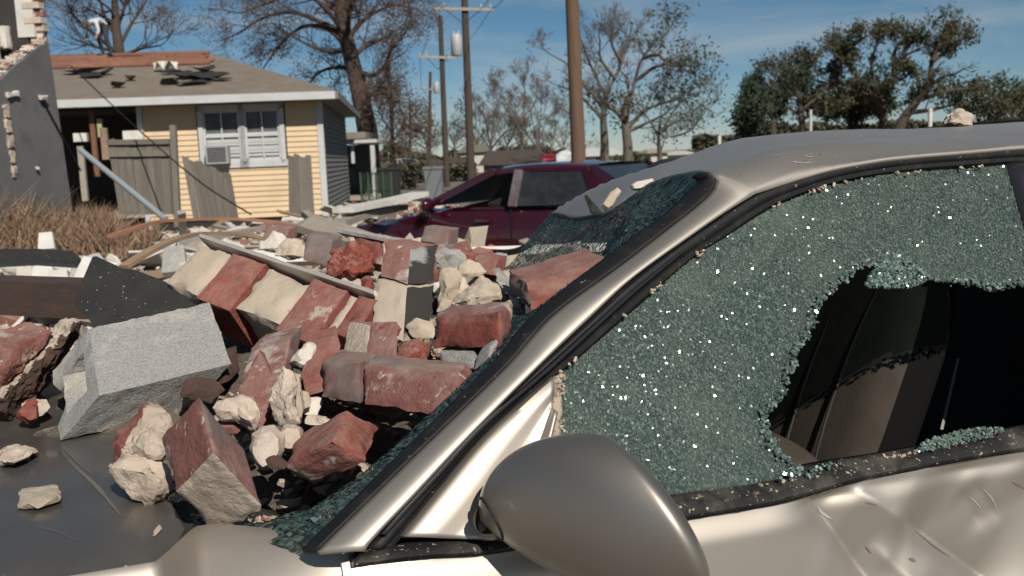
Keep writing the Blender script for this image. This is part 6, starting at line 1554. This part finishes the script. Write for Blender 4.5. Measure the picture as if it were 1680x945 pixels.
for i, (x, y, Y, s, m, lb) in enumerate(FILL):
    rg = random.Random(100+i); poly = [(x+s*rg.uniform(.65,1.15)*math.cos(a)*1.1, y+s*rg.uniform(.6,1.0)*math.sin(a)*.85) for a in [k*6.283/7 for k in range(7)]]
    nm, ct = ('broken_brick', B) if m in (M_BRICKB, M_BRICKP, M_BRICKK, M_BRICKG) else (('concrete_fragment', 'concrete') if m is M_CONC else ('mortar_lump', ML))
    rock(nm, rp(poly, Y, s/FPX*Y*1.6, -.0007, ridge=[(x+rg.uniform(-.3,.3)*s, y+rg.uniform(-.3,.3)*s, 0), (x+rg.uniform(-.4,.4)*s, y-.2*s, .003)]), m, lb, ct, seed=200+i, cuts=4, amp=.003)

# flecks of mortar on the roof and stones along its front edge
def roof_flecks():
    rg = random.Random(5); b = MB(); sh = [prism_rock(rg, 1., .5, 8) for _ in range(5)]
    dg = bpy.context.evaluated_depsgraph_get(); dg.update()
    for i in range(110):
        if i < 80: x, y = rg.uniform(1190,1660), rg.uniform(212,300)
        else: x, y = rg.gauss(1330,16), rg.gauss(264,9)
        ok, loc, nrm, idx, ob, mm = SC.ray_cast(dg, CAM, ray(x, y).normalized())
        if not ok or ob.name != 'roof': continue
        vs, fs = rg.choice(sh); s = rg.uniform(.0006,.0016) if rg.random() < .96 else rg.uniform(.002,.004)
        b.add([loc+nrm*s*.2+p*s for p in vs], fs)
    if b.v: b.build('flecks_on_roof', M_MORT, kind='stuff', label='tiny mortar flecks sprinkled over the silver car roof', cat='rubble')
roof_flecks()

# scratches, chips and scuffs that follow the panels they are on
M_SCR = mat('bare_scratch', (.62,.60,.57), rough=.4, metal=.5); M_SCUFF = mat('brown_scuff', (.17,.115,.075), rough=.9); M_DUSTY = mat('dust_streak', (.125,.115,.10), rough=.9)
def mark(nm, path, w_, m, target):
    dg = bpy.context.evaluated_depsgraph_get(); dg.update(); L = []
    for q in resample(path, 18):
        ok, loc, nrm, idx, ob, mm = SC.ray_cast(dg, CAM, ray(q.x, q.y).normalized())
        if ok and ob == target:
            if nrm.dot(CAM-loc) < 0: nrm = -nrm
            L.append((loc+nrm*.0009, nrm))
    if len(L) < 4: return
    rows = []
    for i, (p, n) in enumerate(L):
        d = (L[min(i+1,len(L)-1)][0]-L[max(0,i-1)][0]).normalized(); s = d.cross(n).normalized()*(w_*math.sin(math.pi*(i+.6)/(len(L)+.2))*(.7+.5*abs(nz3(p,200))))
        rows.append([p-s, p+s])
    MB().grid(rows).build(nm, m, target, smooth=60)
HOOD = bpy.data.objects['hood']
for path, w_, m in (([(1588,812),(1600,824),(1610,836)], .0008, M_SCR), ([(1608,798),(1625,815),(1636,838)], .0010, M_SCR), ([(1340,830),(1350,842),(1366,852)], .0024, M_SCR), ([(1500,870),(1530,895),(1560,915)], .0016, M_SCUFF), ([(1490,916),(1496,918),(1502,922)], .0028, M_SCUFF), ([(1418,824),(1428,826),(1440,829)], .0008, M_SCUFF), ([(1660,790),(1670,796),(1682,802)], .0010, M_SCUFF), ([(1420,896),(1424,902),(1430,908)], .0014, M_SCUFF)):
    mark('scratch', path, w_, m, DOOR)
for path, w_, m in (([(98,738),(122,765),(160,800),(200,850)], .0030, M_DUSTY), ([(104,736),(130,762),(160,786)], .0012, M_DUSTY), ([(40,862),(90,872),(130,890)], .0008, M_DUSTY)):
    mark('scuff', path, w_, m, HOOD)
for path, w_ in (([(1296,266),(1318,268),(1338,266)], .0016), ([(1318,256),(1328,258),(1336,257)], .0022), ([(1262,258),(1280,254),(1300,253)], .0008)): mark('scratch', path, w_, M_SCR, ROOF)

# a few more whole bricks wedged into the heap
for i, (F_, A_, C_, E_, m, lb) in enumerate([
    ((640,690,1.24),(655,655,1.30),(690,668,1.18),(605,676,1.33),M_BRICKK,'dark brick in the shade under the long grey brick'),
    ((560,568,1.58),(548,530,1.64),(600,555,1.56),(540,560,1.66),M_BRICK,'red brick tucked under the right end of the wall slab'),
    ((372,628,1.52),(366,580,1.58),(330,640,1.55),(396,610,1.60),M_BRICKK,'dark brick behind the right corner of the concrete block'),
    ((700,470,1.76),(694,428,1.80),(722,462,1.74),(690,462,1.84),M_BRICKP,'red brick standing behind the flat tan stone'),
    ((812,452,2.05),(772,446,2.10),(816,424,2.12),(830,446,2.14),M_BRICK,'red brick lying left of the hanging moulding'),
    ((470,398,2.45),(430,392,2.5),(474,372,2.55),(486,394,2.55),M_BRICKP,'red brick behind the top of the wall slab'),
    ((735,402,2.9),(690,396,3.0),(738,376,3.0),(752,398,3.05),M_BRICKG,'grey brick on top of the heap before the maroon door')]):
    chunk('brick', F_, A_, C_, E_, [m], lb, BR, seed=300+i, n=9)
